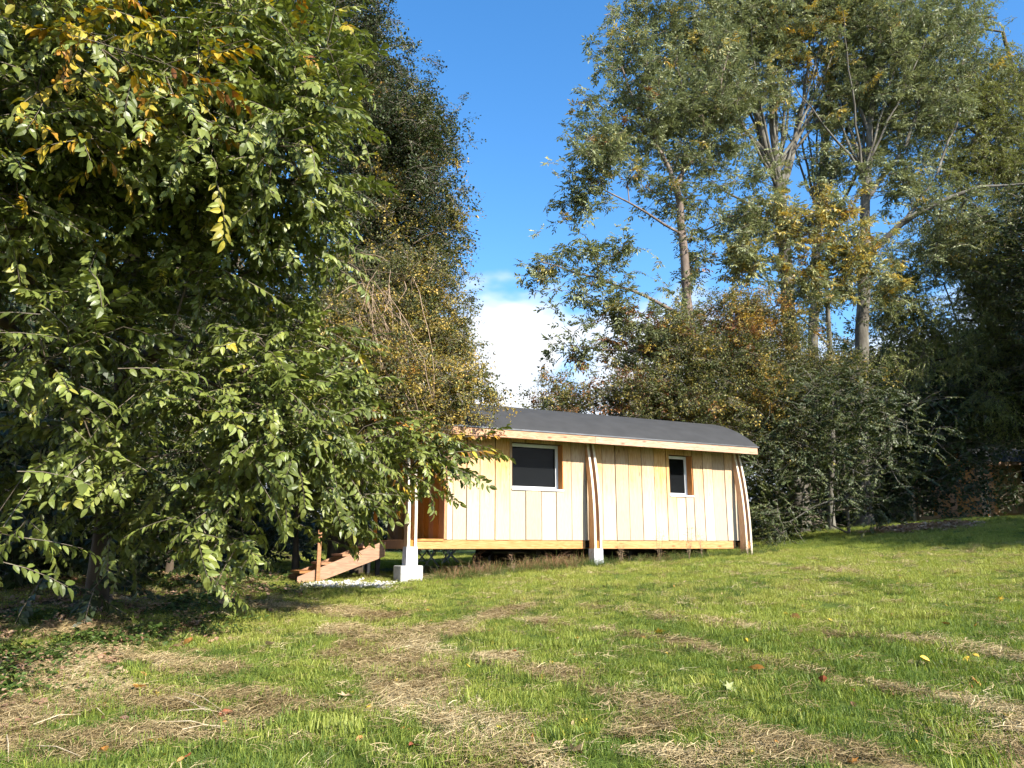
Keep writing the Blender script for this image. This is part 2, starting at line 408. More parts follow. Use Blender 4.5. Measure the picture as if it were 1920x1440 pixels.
M_leafA1 = leaf_mat("leaf_elliptic_single", GREEN_BIG, source='OBJECT', transl=.2, rough=.43, spec=.45)
M_leafB = leaf_mat("leaf_small", GREEN_DARK, transl=.22, rough=.5, spread=.09)
M_leafE = leaf_mat("leaf_ash", GREEN_ASH, transl=.24, rough=.5, spread=.09)
M_leafW = leaf_mat("leaf_willow", GREEN_WIL, transl=.32, rough=.45)
M_twig = noise_mat("twig_bark", [(.3, (.10, .075, .05)), (.7, (.22, .19, .14))], 20, bump=0)
M_barkD = noise_mat("bark_dark", [(.25, (.035, .027, .020)), (.55, (.10, .075, .05)), (.8, (.17, .15, .10))], 5, (1, 1, .35), .9, .9, .03)
M_barkP = noise_mat("bark_pale", [(.25, (.05, .044, .035)), (.5, (.125, .112, .09)), (.68, (.21, .20, .165)), (.85, (.13, .135, .075))], 4, (1, 1, .4), .9, .8, .03)
M_barkR = noise_mat("bark_reddish", [(.25, (.07, .05, .038)), (.55, (.19, .145, .115)), (.8, (.30, .255, .21))], 4, (1, 1, .5), .9, .7, .02)

_sprA = [spray_big(n=random.randint(13, 20), length=random.uniform(.38, .6)) for _ in range(9)]
SP_A = species("spray_elliptic", [s.me("spray_elliptic", [M_leafA, M_twig]) for s in _sprA])
SP_B = species("spray_small", [spray_small().me("spray_small", [M_leafB, M_twig]) for _ in range(8)])
SP_E = species("spray_ash", [spray_ash(n=random.randint(4, 7)).me("spray_ash", [M_leafE, M_twig]) for _ in range(8)])
SP_W = species("spray_willow", [spray_willow().me("spray_willow", [M_leafW, M_twig]) for _ in range(7)])
SP_H = species("spray_hazel", [spray_big(leafL=.085, n=22, length=.6, lite=True, ratio=.78).me("spray_hazel", [M_leafB, M_twig]) for _ in range(7)])

# ------------------------------------------------------------------ trees
def ell(blobs, density):
    """points spread through ellipsoids (px, py, depth, rx, ry, rd[, weight]) seen from the camera, denser towards the outside"""
    out = []
    for b in blobs:
        px, py, d, rx, ry, rd = b[:6]; w = b[6] if len(b) > 6 else 1.0
        c = P(px, py, d); sl = np.linalg.norm(c - (0, 0, EYE))
        ax, az = rx * sl / F_PX, ry * sl / F_PX
        vol = ax * az * rd * 4.19
        n = max(3, int(density * w * vol ** .85))
        q = rng.normal(size=(n, 3)); q /= np.linalg.norm(q, axis=1)[:, None]
        q *= (rng.random(n) ** .45)[:, None]
        q = q * (ax, rd, az)
        m = max(2, n // 7); idx = rng.integers(0, m, n)          # leaves gather in clumps with gaps between
        q = q[idx] + rng.normal(size=(n, 3)) * min(.55, .22 * (ax * az * rd) ** (1 / 3.) + .08)
        out.append(c + q)
    return np.concatenate(out)

def grow(stems, pts, seg=.5, r_tip=.006, up=.35, wob=.12, gexp=.43):
    """join every point to the nearest place on the growing skeleton; returns nodes, parents, radii, stem flags, tips"""
    pos, par, rad0, isst, sid = [], [], [], [], []
    for si, st in enumerate(stems):
        prev = -1
        if len(st) and isinstance(st[0], int): prev = st[0]; st = st[1:]
        pts_ = [np.array(q[:3], float) for q in st]; rs = [q[3] for q in st]
        if prev < 0 and pos and st is not stems[0]:
            d = [np.linalg.norm(np.array(pos[i]) - pts_[0]) for i in range(len(pos))]; prev = int(np.argmin(d))
        for i, (q, r) in enumerate(zip(pts_, rs)):
            if i == 0: pos.append(q); par.append(prev); rad0.append(r); isst.append(True); sid.append(si); prev = len(pos) - 1; continue
            a = pts_[i - 1]; k = max(1, int(np.linalg.norm(q - a) / .6))
            for j in range(1, k + 1):
                t = j / k; w = rng.normal(size=3) * .035 * (1 if j < k else 0)
                pos.append(a + (q - a) * t + w); par.append(prev); rad0.append(rs[i - 1] + (r - rs[i - 1]) * t); isst.append(True); sid.append(si); prev = len(pos) - 1
    arr = np.zeros((len(pos) + len(pts) * 14 + 10, 3)); n = len(pos); arr[:n] = pos
    dist0 = np.min(np.linalg.norm(pts[:, None] - arr[None, :n], axis=2), axis=1)
    tips = []
    for i in np.argsort(dist0):
        a = pts[i]; dv = a - arr[:n]; d = np.linalg.norm(dv, axis=1)
        cost = d + up * np.maximum(0, -dv[:, 2]) + .12 * np.maximum(0, d - np.abs(dv[:, 2]) * 1.5)
        j = int(np.argmin(cost)); dd = d[j]; k = min(12, max(1, int(dd / seg)))
        s = arr[j].copy(); bow = np.array((0, 0, dd * .10)) + rng.normal(size=3) * dd * wob * .5; prev = j
        for m in range(1, k + 1):
            t = m / k; q = s + (a - s) * t + bow * math.sin(math.pi * t) * (1 if m < k else 0)
            arr[n] = q; par.append(prev); rad0.append(0); isst.append(False); prev = n; n += 1
        tips.append(prev)
    arr = arr[:n]; par = np.array(par); cnt = np.zeros(n)
    for t in tips: cnt[t] += 1
    for i in range(n - 1, -1, -1):
        if par[i] >= 0: cnt[par[i]] += cnt[i]
    rad = np.maximum(r_tip * np.maximum(cnt, 1) ** gexp, 0)
    for i in range(n):
        if isst[i]: rad[i] = rad0[i]
        elif isst[par[i]]: rad[i] = min(rad[i], rad0[par[i]] * .7)
    for i in range(n):
        if not isst[i] and par[i] >= 0: rad[i] = min(rad[i], rad[par[i]])
    return arr, par, rad, isst, tips, cnt, sid + [-1] * (n - len(sid))

def tree(name, label, cat, base, stems, pts, sp, bark, tint, group=None, seg=.5, r_tip=.006, per_tip=3, scl=(.8, 1.25), jit=.25, limbs=6, gexp=.43, up=.35, droop=-.15, singles=None, kindtree=True):
    base = np.array(base, float)
    root = empty(name, tuple(base)); tag(root, label, cat, group)
    arr, par, rad, isst, tips, cnt, sid = grow(stems, pts, seg, r_tip, up, gexp=gexp)
    n = len(arr); kids = [[] for _ in range(n)]
    for i in range(n):
        if par[i] >= 0: kids[par[i]].append(i)
    sub = np.full(n, -1)
    for i in range(n):
        if isst[i]: continue
        sub[i] = i if isst[par[i]] else sub[par[i]]
    heads = sorted([i for i in range(n) if not isst[i] and isst[par[i]]], key=lambda i: -cnt[i])
    big = heads[:limbs]; bins = {h: MB() for h in big}; trunk = MB(); rest = MB(); boughs = {}
    def chain(start, prev):
        idx = ([prev] if prev >= 0 else []) + [start]; c = start
        while kids[c]:
            ks = kids[c]
            same = [k for k in ks if isst[k] == isst[c] and sid[k] == sid[c]] or [k for k in ks if not isst[k]] or ks
            if isst[c] and (not isst[same[0]] or sid[same[0]] != sid[c]): break
            nx = max(same, key=lambda k: (rad[k], cnt[k])); 
            for k in ks:
                if k != nx: todo.append((k, c))
            idx.append(nx); c = nx
        else:
            ks = []
        if isst[c]:
            for k in kids[c]:
                todo.append((k, c))
        return idx
    todo = [(i, -1) for i in range(n) if par[i] < 0]
    while todo:
        s, pv = todo.pop(); idx = chain(s, pv)
        if len(idx) < 2: continue
        r = [rad[i] for i in idx]
        if pv >= 0: r[0] = r[1]
        nside = 9 if max(r) > .1 else (6 if max(r) > .035 else (4 if max(r) > .014 else 3))
        tgt = (trunk if sid[idx[-1]] == 0 else boughs.setdefault(sid[idx[-1]], MB())) if isst[idx[-1]] and isst[idx[1]] else bins.get(sub[idx[-1]], rest)
        pl = [arr[i] - base for i in idx]
        if tgt is trunk and pv < 0:      # root flare
            r = list(r); r[0] *= 1.45
        tgt.tube(pl, r, nside, cap=False)
    if trunk.f: trunk.build("trunk", bark, root, smooth=True)
    for h in boughs: boughs[h].build('limb', bark, root, smooth=True)
    for h in big:
        if bins[h].f: tag(bins[h].build("branch", bark, root, smooth=True), kind='stuff')
    if rest.f: tag(rest.build("twigs", bark, root, smooth=True), kind='stuff')
    # foliage
    pos, dirs = [], []
    for t in tips:
        p = arr[t]; q = arr[par[t]]; d = p - q; L = np.linalg.norm(d) + 1e-6; d = d / L
        for k in range(per_tip):
            s = 1.0 if k == 0 else rng.random()
            pos.append(q + (p - q) * s + (0 if k == 0 else 1) * rng.normal(size=3) * jit); dd = d + rng.normal(size=3) * .55; dirs.append(dd)
    pos = np.array(pos); dirs = np.array(dirs)
    m = len(pos)
    yaw = np.arctan2(-dirs[:, 0], dirs[:, 1]); 
    pit = np.clip(np.arctan2(dirs[:, 2], np.hypot(dirs[:, 0], dirs[:, 1])) * .6 + droop + rng.normal(size=m) * .25, -1.2, .9)
    rot = np.stack([pit, rng.normal(size=m) * .35, yaw], 1)
    sc_ = rng.uniform(scl[0], scl[1], m); tv = np.clip(tint(pos), 0, 1)
    vi = rng.integers(0, sp['n'], m)
    keep = np.ones(m, bool)
    if singles:
        singles(root, base, pos, rot, sc_, tv, vi, keep)
    scatter("crown", sp, pos[keep], rot[keep], sc_[keep], tv[keep], root, base, vi[keep])
    return root

def spots(lst, base, sd=.10, thin=0.0):
    """leaf tint by place: base +- sd, pulled towards a colour near the listed points (px, py, depth, radius m, tint, share)"""
    cs = [(P(a, b, d), r, t, w) for a, b, d, r, t, w in lst]
    def f(pos):
        m = len(pos); v = base + rng.normal(size=m) * sd
        v = np.where(rng.random(m) < thin, .70 + rng.normal(size=m) * .05, v)
        for c, r, t, w in cs:
            k = np.exp(-((pos - c) ** 2).sum(1) / (2 * r * r))
            on = rng.random(m) < k * w
            v = np.where(on, t + rng.normal(size=m) * .06, v)
        return v
    return f
#@@STRUCT
# ================================================================== the ground
STRIPS = [  # raked hay: (pixel polyline on the photograph's lawn, half width in metres)
    ([(470, 1135), (620, 1150), (720, 1160)], .45), ([(640, 1185), (760, 1195), (850, 1190)], .5),
    ([(800, 1200), (900, 1165), (1010, 1138)], .28), ([(700, 1210), (740, 1270), (800, 1330), (880, 1400), (960, 1445)], .85),
    ([(650, 1240), (720, 1280)], .3), ([(820, 1340), (900, 1390), (1000, 1440)], .35),
    ([(930, 1240), (1040, 1268), (1130, 1300), (1220, 1335), (1320, 1365)], .30),
    ([(1000, 1168), (1080, 1178), (1200, 1197), (1330, 1222), (1420, 1240), (1550, 1272), (1640, 1292), (1760, 1315), (1930, 1345)], .19),
    ([(1090, 1140), (1200, 1155), (1300, 1168), (1400, 1180), (1500, 1190), (1600, 1198), (1720, 1208), (1820, 1220), (1940, 1245)], .17),
    ([(1170, 1385), (1300, 1372), (1420, 1390), (1500, 1410), (1620, 1430), (1700, 1445)], .34), ([(1200, 1425), (1450, 1440)], .25),
    ([(1880, 1345), (1900, 1390), (1900, 1445)], .3), ([(80, 1260), (200, 1300), (330, 1330)], .5), ([(330, 1245), (450, 1265)], .35), ([(40, 1400), (180, 1390), (330, 1380), (440, 1360)], .5),
    ([(1500, 1070), (1590, 1075)], .25), ([(120, 1185), (230, 1200)], .4), ([(20, 1330), (120, 1345)], .5), ([(100, 1225), (300, 1240)], .35), ([(450, 1300), (560, 1330)], .25)]
_segs = []
for pl, w in STRIPS:
    g = [G(a, b) for a, b in pl]
    for a, b in zip(g[:-1], g[1:]): _segs.append((np.array(a), np.array(b), w))
def vnoise(x, y, s, seed=0):
    """smooth value noise"""
    x = np.asarray(x, float) * s + seed * 17.3; y = np.asarray(y, float) * s - seed * 9.1
    xi, yi = np.floor(x), np.floor(y); fx, fy = x - xi, y - yi; fx = fx * fx * (3 - 2 * fx); fy = fy * fy * (3 - 2 * fy)
    def h(a, b): q = np.sin(a * 127.1 + b * 311.7 + seed * 74.7) * 43758.5453; return q - np.floor(q)
    return (h(xi, yi) * (1 - fx) + h(xi + 1, yi) * fx) * (1 - fy) + (h(xi, yi + 1) * (1 - fx) + h(xi + 1, yi + 1) * fx) * fy
def straw(x, y):
    x = np.asarray(x, float); y = np.asarray(y, float); p = np.stack([x, y], -1)
    n1 = vnoise(x, y, 2.2, 1); n2 = vnoise(x, y, 6.5, 2); n3 = vnoise(x, y, .8, 3)
    m = np.zeros(x.shape)
    for a, b, w in _segs:
        ab = b - a; t = np.clip(((p - a) @ ab) / (ab @ ab), 0, 1)
        d = np.linalg.norm(p - (a + t[..., None] * ab), axis=-1)
        ww = w * (.05 + .95 * n1)
        m = np.maximum(m, np.clip((ww - d) / .14 + .5, 0, 1))
    m = np.clip(m * (0.1 + 1.5 * n2), 0, 1)
    return np.clip(m, 0, 1)
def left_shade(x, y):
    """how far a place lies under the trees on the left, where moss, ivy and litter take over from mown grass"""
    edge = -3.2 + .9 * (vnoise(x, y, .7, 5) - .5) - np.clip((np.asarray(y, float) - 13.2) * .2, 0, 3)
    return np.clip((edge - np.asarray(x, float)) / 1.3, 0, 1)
XS = np.concatenate([-np.geomspace(900, 16, 22), np.arange(-15, -8, .5), np.arange(-8, 11, .12), np.arange(11, 30, .6), np.geomspace(31, 900, 20)])
YS = np.concatenate([-np.geomspace(300, 8, 12), np.arange(-7, 4, 1.0), np.arange(4, 16.5, .12), np.arange(16.6, 45, .6), np.geomspace(46, 1500, 24)])
gx, gy = np.meshgrid(XS, YS); st = straw(gx, gy)
gzz = hz(gx, gy) + (vnoise(gx, gy, 1.7, 8) - .5) * .035 + st * .02 * vnoise(gx, gy, 5, 9)
nx, ny = len(XS), len(YS); ii = np.arange(nx * ny).reshape(ny, nx)
gf = np.stack([ii[:-1, :-1], ii[:-1, 1:], ii[1:, 1:], ii[1:, :-1]], -1).reshape(-1, 4)
m_ground, ns, ls = mat("lawn_soil")
at = nd(ns, 'ShaderNodeAttribute', attribute_name='cover'); spc = nd(ns, 'ShaderNodeSeparateColor'); ls.new(at.outputs['Color'], spc.inputs[0])
tcg = nd(ns, 'ShaderNodeTexCoord')
na = nd(ns, 'ShaderNodeTexNoise'); na.inputs['Scale'].default_value = 3; na.inputs['Detail'].default_value = 8; ls.new(tcg.outputs['Object'], na.inputs['Vector'])
nb = nd(ns, 'ShaderNodeTexNoise'); nb.inputs['Scale'].default_value = 45; nb.inputs['Detail'].default_value = 6; ls.new(tcg.outputs['Object'], nb.inputs['Vector'])
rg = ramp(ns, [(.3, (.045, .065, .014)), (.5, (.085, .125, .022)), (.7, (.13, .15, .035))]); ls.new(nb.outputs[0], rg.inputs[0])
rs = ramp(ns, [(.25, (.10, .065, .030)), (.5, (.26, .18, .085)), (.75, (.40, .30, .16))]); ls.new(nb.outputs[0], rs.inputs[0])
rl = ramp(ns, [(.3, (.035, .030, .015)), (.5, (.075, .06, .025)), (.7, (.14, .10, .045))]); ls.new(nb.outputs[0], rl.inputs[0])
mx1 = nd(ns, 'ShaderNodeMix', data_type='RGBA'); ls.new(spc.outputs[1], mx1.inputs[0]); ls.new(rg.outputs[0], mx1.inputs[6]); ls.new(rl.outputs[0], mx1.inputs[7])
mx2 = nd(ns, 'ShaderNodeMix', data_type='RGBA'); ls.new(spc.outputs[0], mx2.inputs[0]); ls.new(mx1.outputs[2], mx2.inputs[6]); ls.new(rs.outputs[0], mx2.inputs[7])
pb = nd(ns, 'ShaderNodeBsdfPrincipled'); pb.inputs['Roughness'].default_value = .95; pb.inputs['Specular IOR Level'].default_value = .1; ls.new(mx2.outputs[2], pb.inputs['Base Color'])
bp = nd(ns, 'ShaderNodeBump'); bp.inputs['Strength'].default_value = .8; bp.inputs['Distance'].default_value = .03; ls.new(nb.outputs[0], bp.inputs['Height']); ls.new(bp.outputs[0], pb.inputs['Normal'])
oo = nd(ns, 'ShaderNodeOutputMaterial'); ls.new(pb.outputs[0], oo.inputs[0])
gme = bpy.data.meshes.new("lawn"); gv = np.stack([gx, gy, gzz], -1).reshape(-1, 3)
gme.from_pydata(gv.tolist(), [], gf.tolist()); gme.materials.append(m_ground)
ca = gme.color_attributes.new('cover', 'FLOAT_COLOR', 'POINT')
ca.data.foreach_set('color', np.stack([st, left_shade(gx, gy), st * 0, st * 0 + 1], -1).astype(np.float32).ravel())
gme.polygons.foreach_set('use_smooth', np.ones(len(gf), bool)); gme.update()
tag(link("ground", gme), kind='structure', label='sloping lawn with strips of raked dry hay')

# ================================================================== the timber cabin
M_board = wood_mat("larch_board", (.36, .16, .06), (.54, .33, .155), (.63, .44, .245), pale_low=(.62, .54, .41), vary=.36)
M_fascia = wood_mat("fascia_board", (.32, .12, .06), (.50, .28, .165), (.60, .40, .26), axis=0, vary=.1)
M_beam = wood_mat("floor_beam", (.40, .165, .055), (.52, .26, .10), (.60, .35, .16), axis=0)
M_step = wood_mat('step_wood', (.26, .115, .055), (.38, .19, .095), (.45, .25, .13), axis=0)
M_orange = wood_mat("douglas_fir", (.36, .13, .035), (.50, .21, .06), (.58, .28, .09), vary=.15)
M_rib = wood_mat("laminated_rib", (.48, .24, .12), (.60, .36, .20), (.68, .47, .29), knots=False, vary=.1)
M_cap = wood_mat('sunlit_rib_face', (.60, .46, .32), (.72, .62, .48), (.78, .70, .58), knots=False, vary=.1)  # paler than the rib wood: sunlight on the fronts put into the colour
M_white = noise_mat("white_window_paint", [(.3, (.74, .74, .74)), (.7, (.82, .82, .82))], 6, rough=.35, bump=0)
M_felt = noise_mat("roof_felt", [(.3, (.037, .037, .037)), (.7, (.050, .050, .050))], 3, rough=.85, bump=.25, bump_dist=.006, detail=9)
M_zinc = noise_mat("zinc_edge", [(.3, (.14, .145, .15)), (.7, (.22, .22, .23))], 5, rough=.4, bump=0, metallic=.6)
M_conc = noise_mat("concrete", [(.3, (.34, .33, .30)), (.6, (.52, .51, .47)), (.8, (.60, .59, .55))], 9, rough=.9, bump=.4, bump_dist=.006, detail=9)
M_galv = noise_mat("galvanised_shoe", [(.3, (.42, .43, .45)), (.7, (.62, .63, .66))], 12, rough=.6, bump=.1)
M_black = noise_mat("black_steel", [(.3, (.010, .010, .011)), (.7, (.02, .02, .022))], 6, rough=.5, bump=0)
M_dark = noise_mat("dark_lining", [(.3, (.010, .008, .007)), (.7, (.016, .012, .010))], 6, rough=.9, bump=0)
m_glass, ns, ls = mat("window_glass")
gl = nd(ns, 'ShaderNodeBsdfPrincipled'); gl.inputs['Base Color'].default_value = (.010, .011, .012, 1); gl.inputs['Roughness'].default_value = .04; gl.inputs['Specular IOR Level'].default_value = .14
gt = nd(ns, 'ShaderNodeBsdfTransparent'); gt.inputs[0].default_value = (.75, .78, .78, 1)
gmx = nd(ns, 'ShaderNodeMixShader'); gmx.inputs[0].default_value = .85; ls.new(gt.outputs[0], gmx.inputs[1]); ls.new(gl.outputs[0], gmx.inputs[2])
oo = nd(ns, 'ShaderNodeOutputMaterial'); ls.new(gmx.outputs[0], oo.inputs[0])

CX, CY, CA = -2.0, 14.84, R(26.107)
CZ = 0.93                                      # the cabin's root stands on the ground by its porch; heights below are world heights minus CZ
cabin = empty("timber_cabin", (CX, CY, CZ), CA)
tag(cabin, "pale timber cabin with curved dark felt roof and curved outer ribs standing in the lawn", "cabin")
def zc(z): return z - CZ
S0, S1, WID = .79, 8.26, 3.7                    # wall from .. to along the cabin, depth
ZB, ZF, ZE, ZT = 1.555, 1.735, 3.725, 3.895      # beam bottom, floor, fascia bottom, fascia top
EO = .50                                        # eave overhang
def box(name, m, parent, x0, x1, y0, y1, z0, z1, bev=0, center=True):
    return MB().box(x0, x1, y0, y1, zc(z0), zc(z1), bev).build(name, m, parent, center=center)
# floor frame
box("floor_beam", M_beam, cabin, .06, 3.945, -.012, .06, ZB, ZF - .006, .004)
box("floor_beam", M_beam, cabin, 4.19, 8.05, -.012, .06, ZB, ZF - .006, .004)
box("floor_beam", M_orange, cabin, -.02, .05, .0, WID, ZB, ZF - .006, .004)
box("floor_beam", M_orange, cabin, S1 - .07, S1, .07, WID, ZB, ZF - .006, .004)
box("floor_beam", M_orange, cabin, .06, S1 - .08, WID - .07, WID, ZB, ZF - .006, .004)
box("floor", M_dark, cabin, .055, S1 - .08, .065, WID - .08, ZB + .03, ZF - .05)
x = .07
while x < S0 - .05:                              # porch decking, laid across
    box("deck_board", M_orange, cabin, x, x + .135, .0, WID - .01, ZF - .045, ZF - .002 - .004 * random.random()); x += .142
# windows (s0, s1, z0, z1) holes in the front wall
WIN = [(2.215, 3.42, 2.745, 3.72), (6.20, 6.86, 2.72, 3.66)]
EDG = [.80, .923, 1.215, 1.50, 1.836, 2.167, 2.529, 2.898, 3.249, 3.62, 4.0, 4.399, 4.738, 5.084, 5.436, 5.78, 6.115, 6.382, 6.637, 6.88, 7.172, 7.453, 7.817, 8.22]
def cut(x0, x1, z0, z1):
    out = [(x0, x1, z0, z1)]
    for a, b, c, d in WIN:
        nw = []
        for (p, q, r, s) in out:
            if q <= a + .002 or p >= b - .002: nw.append((p, q, r, s)); continue
            if p < a - .004: nw.append((p, a, r, s))
            if q > b + .004: nw.append((b, q, r, s))
            nw.append((max(p, a), min(q, b), r, c))
            nw.append((max(p, a), min(q, b), d, s))
        out = nw
    return [o for o in out if o[1] - o[0] > .02 and o[3] - o[2] > .02]
for i, (a, b) in enumerate(zip(EDG[:-1], EDG[1:])):
    pcs = cut(a + .008, b - .008, ZF + .004 - random.random() * .008, 3.80); y0 = -.030 + (.007 if i % 2 else 0) + random.uniform(-.002, .002)
    rects = [(p, q, r, s) for p, q, r, s in pcs]
    # pieces that are the same plank: below and above a window opening stay one object
    low = [b for b in rects if b[2] < 2.0]; high = [b for b in rects if b[2] >= 2.0]
    for grp in (low, high):
        if not grp: continue
        m = MB()
        for (p, q, r, s) in grp: m.box(p, q, y0, -.004, zc(r), zc(s))
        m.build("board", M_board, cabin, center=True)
# backing behind the boards, with the openings left free
for (p, q, r, s) in cut(S0, S1, ZF - .04, 3.86): box("wall_lining", M_dark, cabin, p, q, 0.062 if r < ZF else 0.0, .09, r, s, center=True)
# corner trim
box("corner_trim", M_orange, cabin, S0 - .045, S0 + .008, -.036, .10, ZF, 3.80, .003)
box("corner_trim", M_orange, cabin, S1 - .035, S1 + .03, -.034, .03, ZF - .17, 3.72, .003)
# windows
for (a, b, c, d) in WIN:
    w = box("window", M_white, cabin, a + .002, b - .002, .155, .20, c + .0, c + .085)      # bottom rail carries the name
    rv = b - (b - a) * .055 - .03
    box("reveal", M_orange, w, 0, 0, 0, 0, 0, 0) if False else None
    wl_ = w.location
    def wp(name, m, x0, x1, y0, y1, z0, z1, bev=0):
        o = MB().box(x0 - wl_.x, x1 - wl_.x, y0 - wl_.y, y1 - wl_.y, zc(z0) - wl_.z, zc(z1) - wl_.z, bev).build(name, m, w); return o
    wp("frame", M_white, a + .002, a + .05, .155, .20, c + .087, d - .07)
    wp("frame", M_white, b - .085, b - .022, .155, .20, c + .087, d - .07)
    wp("frame", M_white, a + .002, b - .022, .155, .20, d - .068, d - .002)
    wp("pane", m_glass, a + .051, b - .086, .170, .180, c + .088, d - .069)
    wp("reveal", M_orange, b - .020, b + .0, -.028, .20, c + .03, d)
    wp("reveal", M_orange, a + .0, a + .0018, -.028, .1548, c + .03, d)
    wp("sill", M_white, a - .005, b + .005, -.05, .154, c - .012, c + .028, .004)
if True:
    st_ = MB().tube([(2.32, .30, zc(2.76)), (2.36, .27, zc(3.06))], .016, 6).tube([(2.26, .29, zc(2.92)), (2.40, .28, zc(2.96))], .01, 5)
    st_.build("wooden_stick", M_rib, cabin)  # small pale wooden stick with a crosspiece, standing inside the first window
# porch end wall of upright boards, the door in it
yb = .02; k = 0
DOOR = (1.15, 2.0)
while yb < WID - .05:
    y1 = min(yb + .285, WID - .02)
    if not (yb > DOOR[0] - .02 and y1 < DOOR[1] + .2):
        box("board", M_orange, cabin, S0 - .030 - .006 * (k % 2), S0 - .002, yb + .003, y1 - .003, ZF + .004, 3.86)
    yb = y1; k += 1
dr = box("door", M_orange, cabin, S0 - .05, S0 - .004, DOOR[0], DOOR[1] + .16, ZF + .02, 3.70, .004)
hm = MB().tube([(-.03, -.42, .02), (-.075, -.42, .02), (-.078, -.28, .02)], .011, 6)
hm.build("handle", M_zinc, dr)
box("wall_lining", M_dark, cabin, S0, S0 + .08, .095, WID - .09, ZF - .04, 3.95)
box("deck_nosing", M_beam, cabin, .06, S0 - .05, -.03, -.003, ZF - .03, ZF + .012)
# far end and back wall
yb = .06; k = 0
while yb < WID - .05:
    y1 = min(yb + .285, WID - .02)
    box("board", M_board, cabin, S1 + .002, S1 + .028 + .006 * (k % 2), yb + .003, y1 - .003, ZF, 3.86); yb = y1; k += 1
x = S0; k = 0
while x < S1 - .05:
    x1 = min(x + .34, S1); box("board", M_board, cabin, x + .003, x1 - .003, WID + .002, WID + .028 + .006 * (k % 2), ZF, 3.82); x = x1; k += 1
box("wall_lining", M_dark, cabin, S0, S1, WID - .07, WID, ZF - .04, 3.84)
box("wall_lining", M_dark, cabin, S1 - .07, S1, .1, WID - .08, ZF - .04, 3.9)
# roof: a shallow barrel, felt over boards
RISE = .84; half = (WID + 2 * EO) / 2; RR = (half ** 2 + RISE ** 2) / (2 * RISE); ymid = WID / 2; zcen = ZT + RISE - RR
SR0, SR1 = -.55, 8.44
def arc(off, n=28, shrink=0.0):
    a0 = math.asin((half - shrink) / RR)
    return [(ymid + (RR + off) * math.sin(-a0 + 2 * a0 * i / n), zcen + (RR + off) * math.cos(-a0 + 2 * a0 * i / n)) for i in range(n + 1)]
top, bot = arc(.014), arc(-.008)
rm = MB().prism([(a, zc(b)) for a, b in top] + [(a, zc(b)) for a, b in reversed(bot)], SR0 - .02, SR1 + .035, plane='yz')
roof = rm.build("roof", M_felt, cabin)
b1, b2 = arc(-.011, shrink=.03), arc(-.05, shrink=.03)
MB().prism([(a, zc(b)) for a, b in b1] + [(a, zc(b)) for a, b in reversed(b2)], SR0, SR1, plane='yz').build("roof_boarding", M_orange, roof)
ey = ymid - half
MB().box(SR0 - .02, SR1 + .04, ey - .024, ey - .012, zc(ZT - .012), zc(ZT + .016)).build("drip_edge", M_zinc, roof)
for a, b in ((SR0, 3.935), (3.939, SR1)):        # two lengths of fascia with a butt joint
    box("fascia", M_fascia, cabin, a, b, ey - .008, ey + .026, ZE, ZT - .014, .003)
box("fascia", M_fascia, cabin, SR0, SR1, WID + EO - .02, WID + EO + .014, ZE, ZT - .014)
box("soffit", M_orange, cabin, SR0 + .01, SR1 - .01, ey + .03, -.04, ZE + .10, ZE + .118)
# gable infill above the end walls
for xa, xb in ((S0 - .03, S0 + .05), (S1 - .05, S1 + .02)):
    pts = [(a, zc(b)) for a, b in arc(-.055, shrink=EO + .03)]
    MB().prism([(pts[0][0], zc(3.865))] + pts + [(pts[-1][0], zc(3.865))], xa, xb, plane='yz').build("gable", M_orange, cabin)
# curved laminated ribs, in pairs, feet well out from the wall
def rib_prof(z0, z1, out, depth):
    n = 14; o, i = [], []
    for k in range(n + 1):
        t = k / n; z = z0 + (z1 - z0) * t
        lean = -out + (out - .07) * max(0, (t - .15) / .85) ** 2.2
        d = depth * (1 - .35 * t)
        o.append((lean, z)); i.append((lean + d, z))
    return o, i
for sx, zfoot, zw in ((.0, 1.50, 1.26), (4.06, 1.46, 1.20), (8.16, 1.40, 1.38)):
    for dx in (-.09, .045):
        o, i = rib_prof(zfoot - (.0 if dx > 0 else .0), 3.80, .32, .19)
        m = MB().prism([(a, zc(b)) for a, b in i] + [(a, zc(b)) for a, b in reversed(o)], sx + dx, sx + dx + .058, plane='yz')
        m.build("rib", M_rib, cabin, center=True)
        cap = [(a - .010, zc(b)) for a, b in o]
        MB().prism([(a - .001, zc(b)) for a, b in o] + cap[::-1], sx + dx + .003, sx + dx + .055, plane='yz').build('rib_cap', M_cap, cabin, center=True)  # added thin strip, painted pale as the sunlit front of the rib
    # spacer block between the two leaves, near the foot
    box("spacer", M_orange, cabin, sx - .0318, sx + .0445, -.30, -.16, 1.56, 1.72)
    # shoe
    m = MB(); zt = zfoot + .0
    lo = [(sx - .108, -.345), (sx + .120, -.345), (sx + .120, -.105), (sx - .108, -.105)]; hi = [(sx - .10, -.335), (sx + .113, -.335), (sx + .113, -.115), (sx - .10, -.115)]
    m.v = [(a, b, zc(zw - (.0 if sx < 1 else .25))) for a, b in lo] + [(a, b, zc(zt + .10)) for a, b in hi]
    m.f = [(0, 3, 2, 1), (4, 5, 6, 7), (0, 1, 5, 4), (1, 2, 6, 5), (2, 3, 7, 6), (3, 0, 4, 7)]
    if sx < 8: m.build("rib_foot", M_galv, cabin)
    # far side
    for dx in (-.09, .045):
        o, i = rib_prof(1.30, 3.80, .32, .19)
        MB().prism([(WID - a, zc(b)) for a, b in o] + [(WID - a, zc(b)) for a, b in reversed(i)], sx + dx, sx + dx + .058, plane='yz').build("rib", M_rib, cabin, center=True)
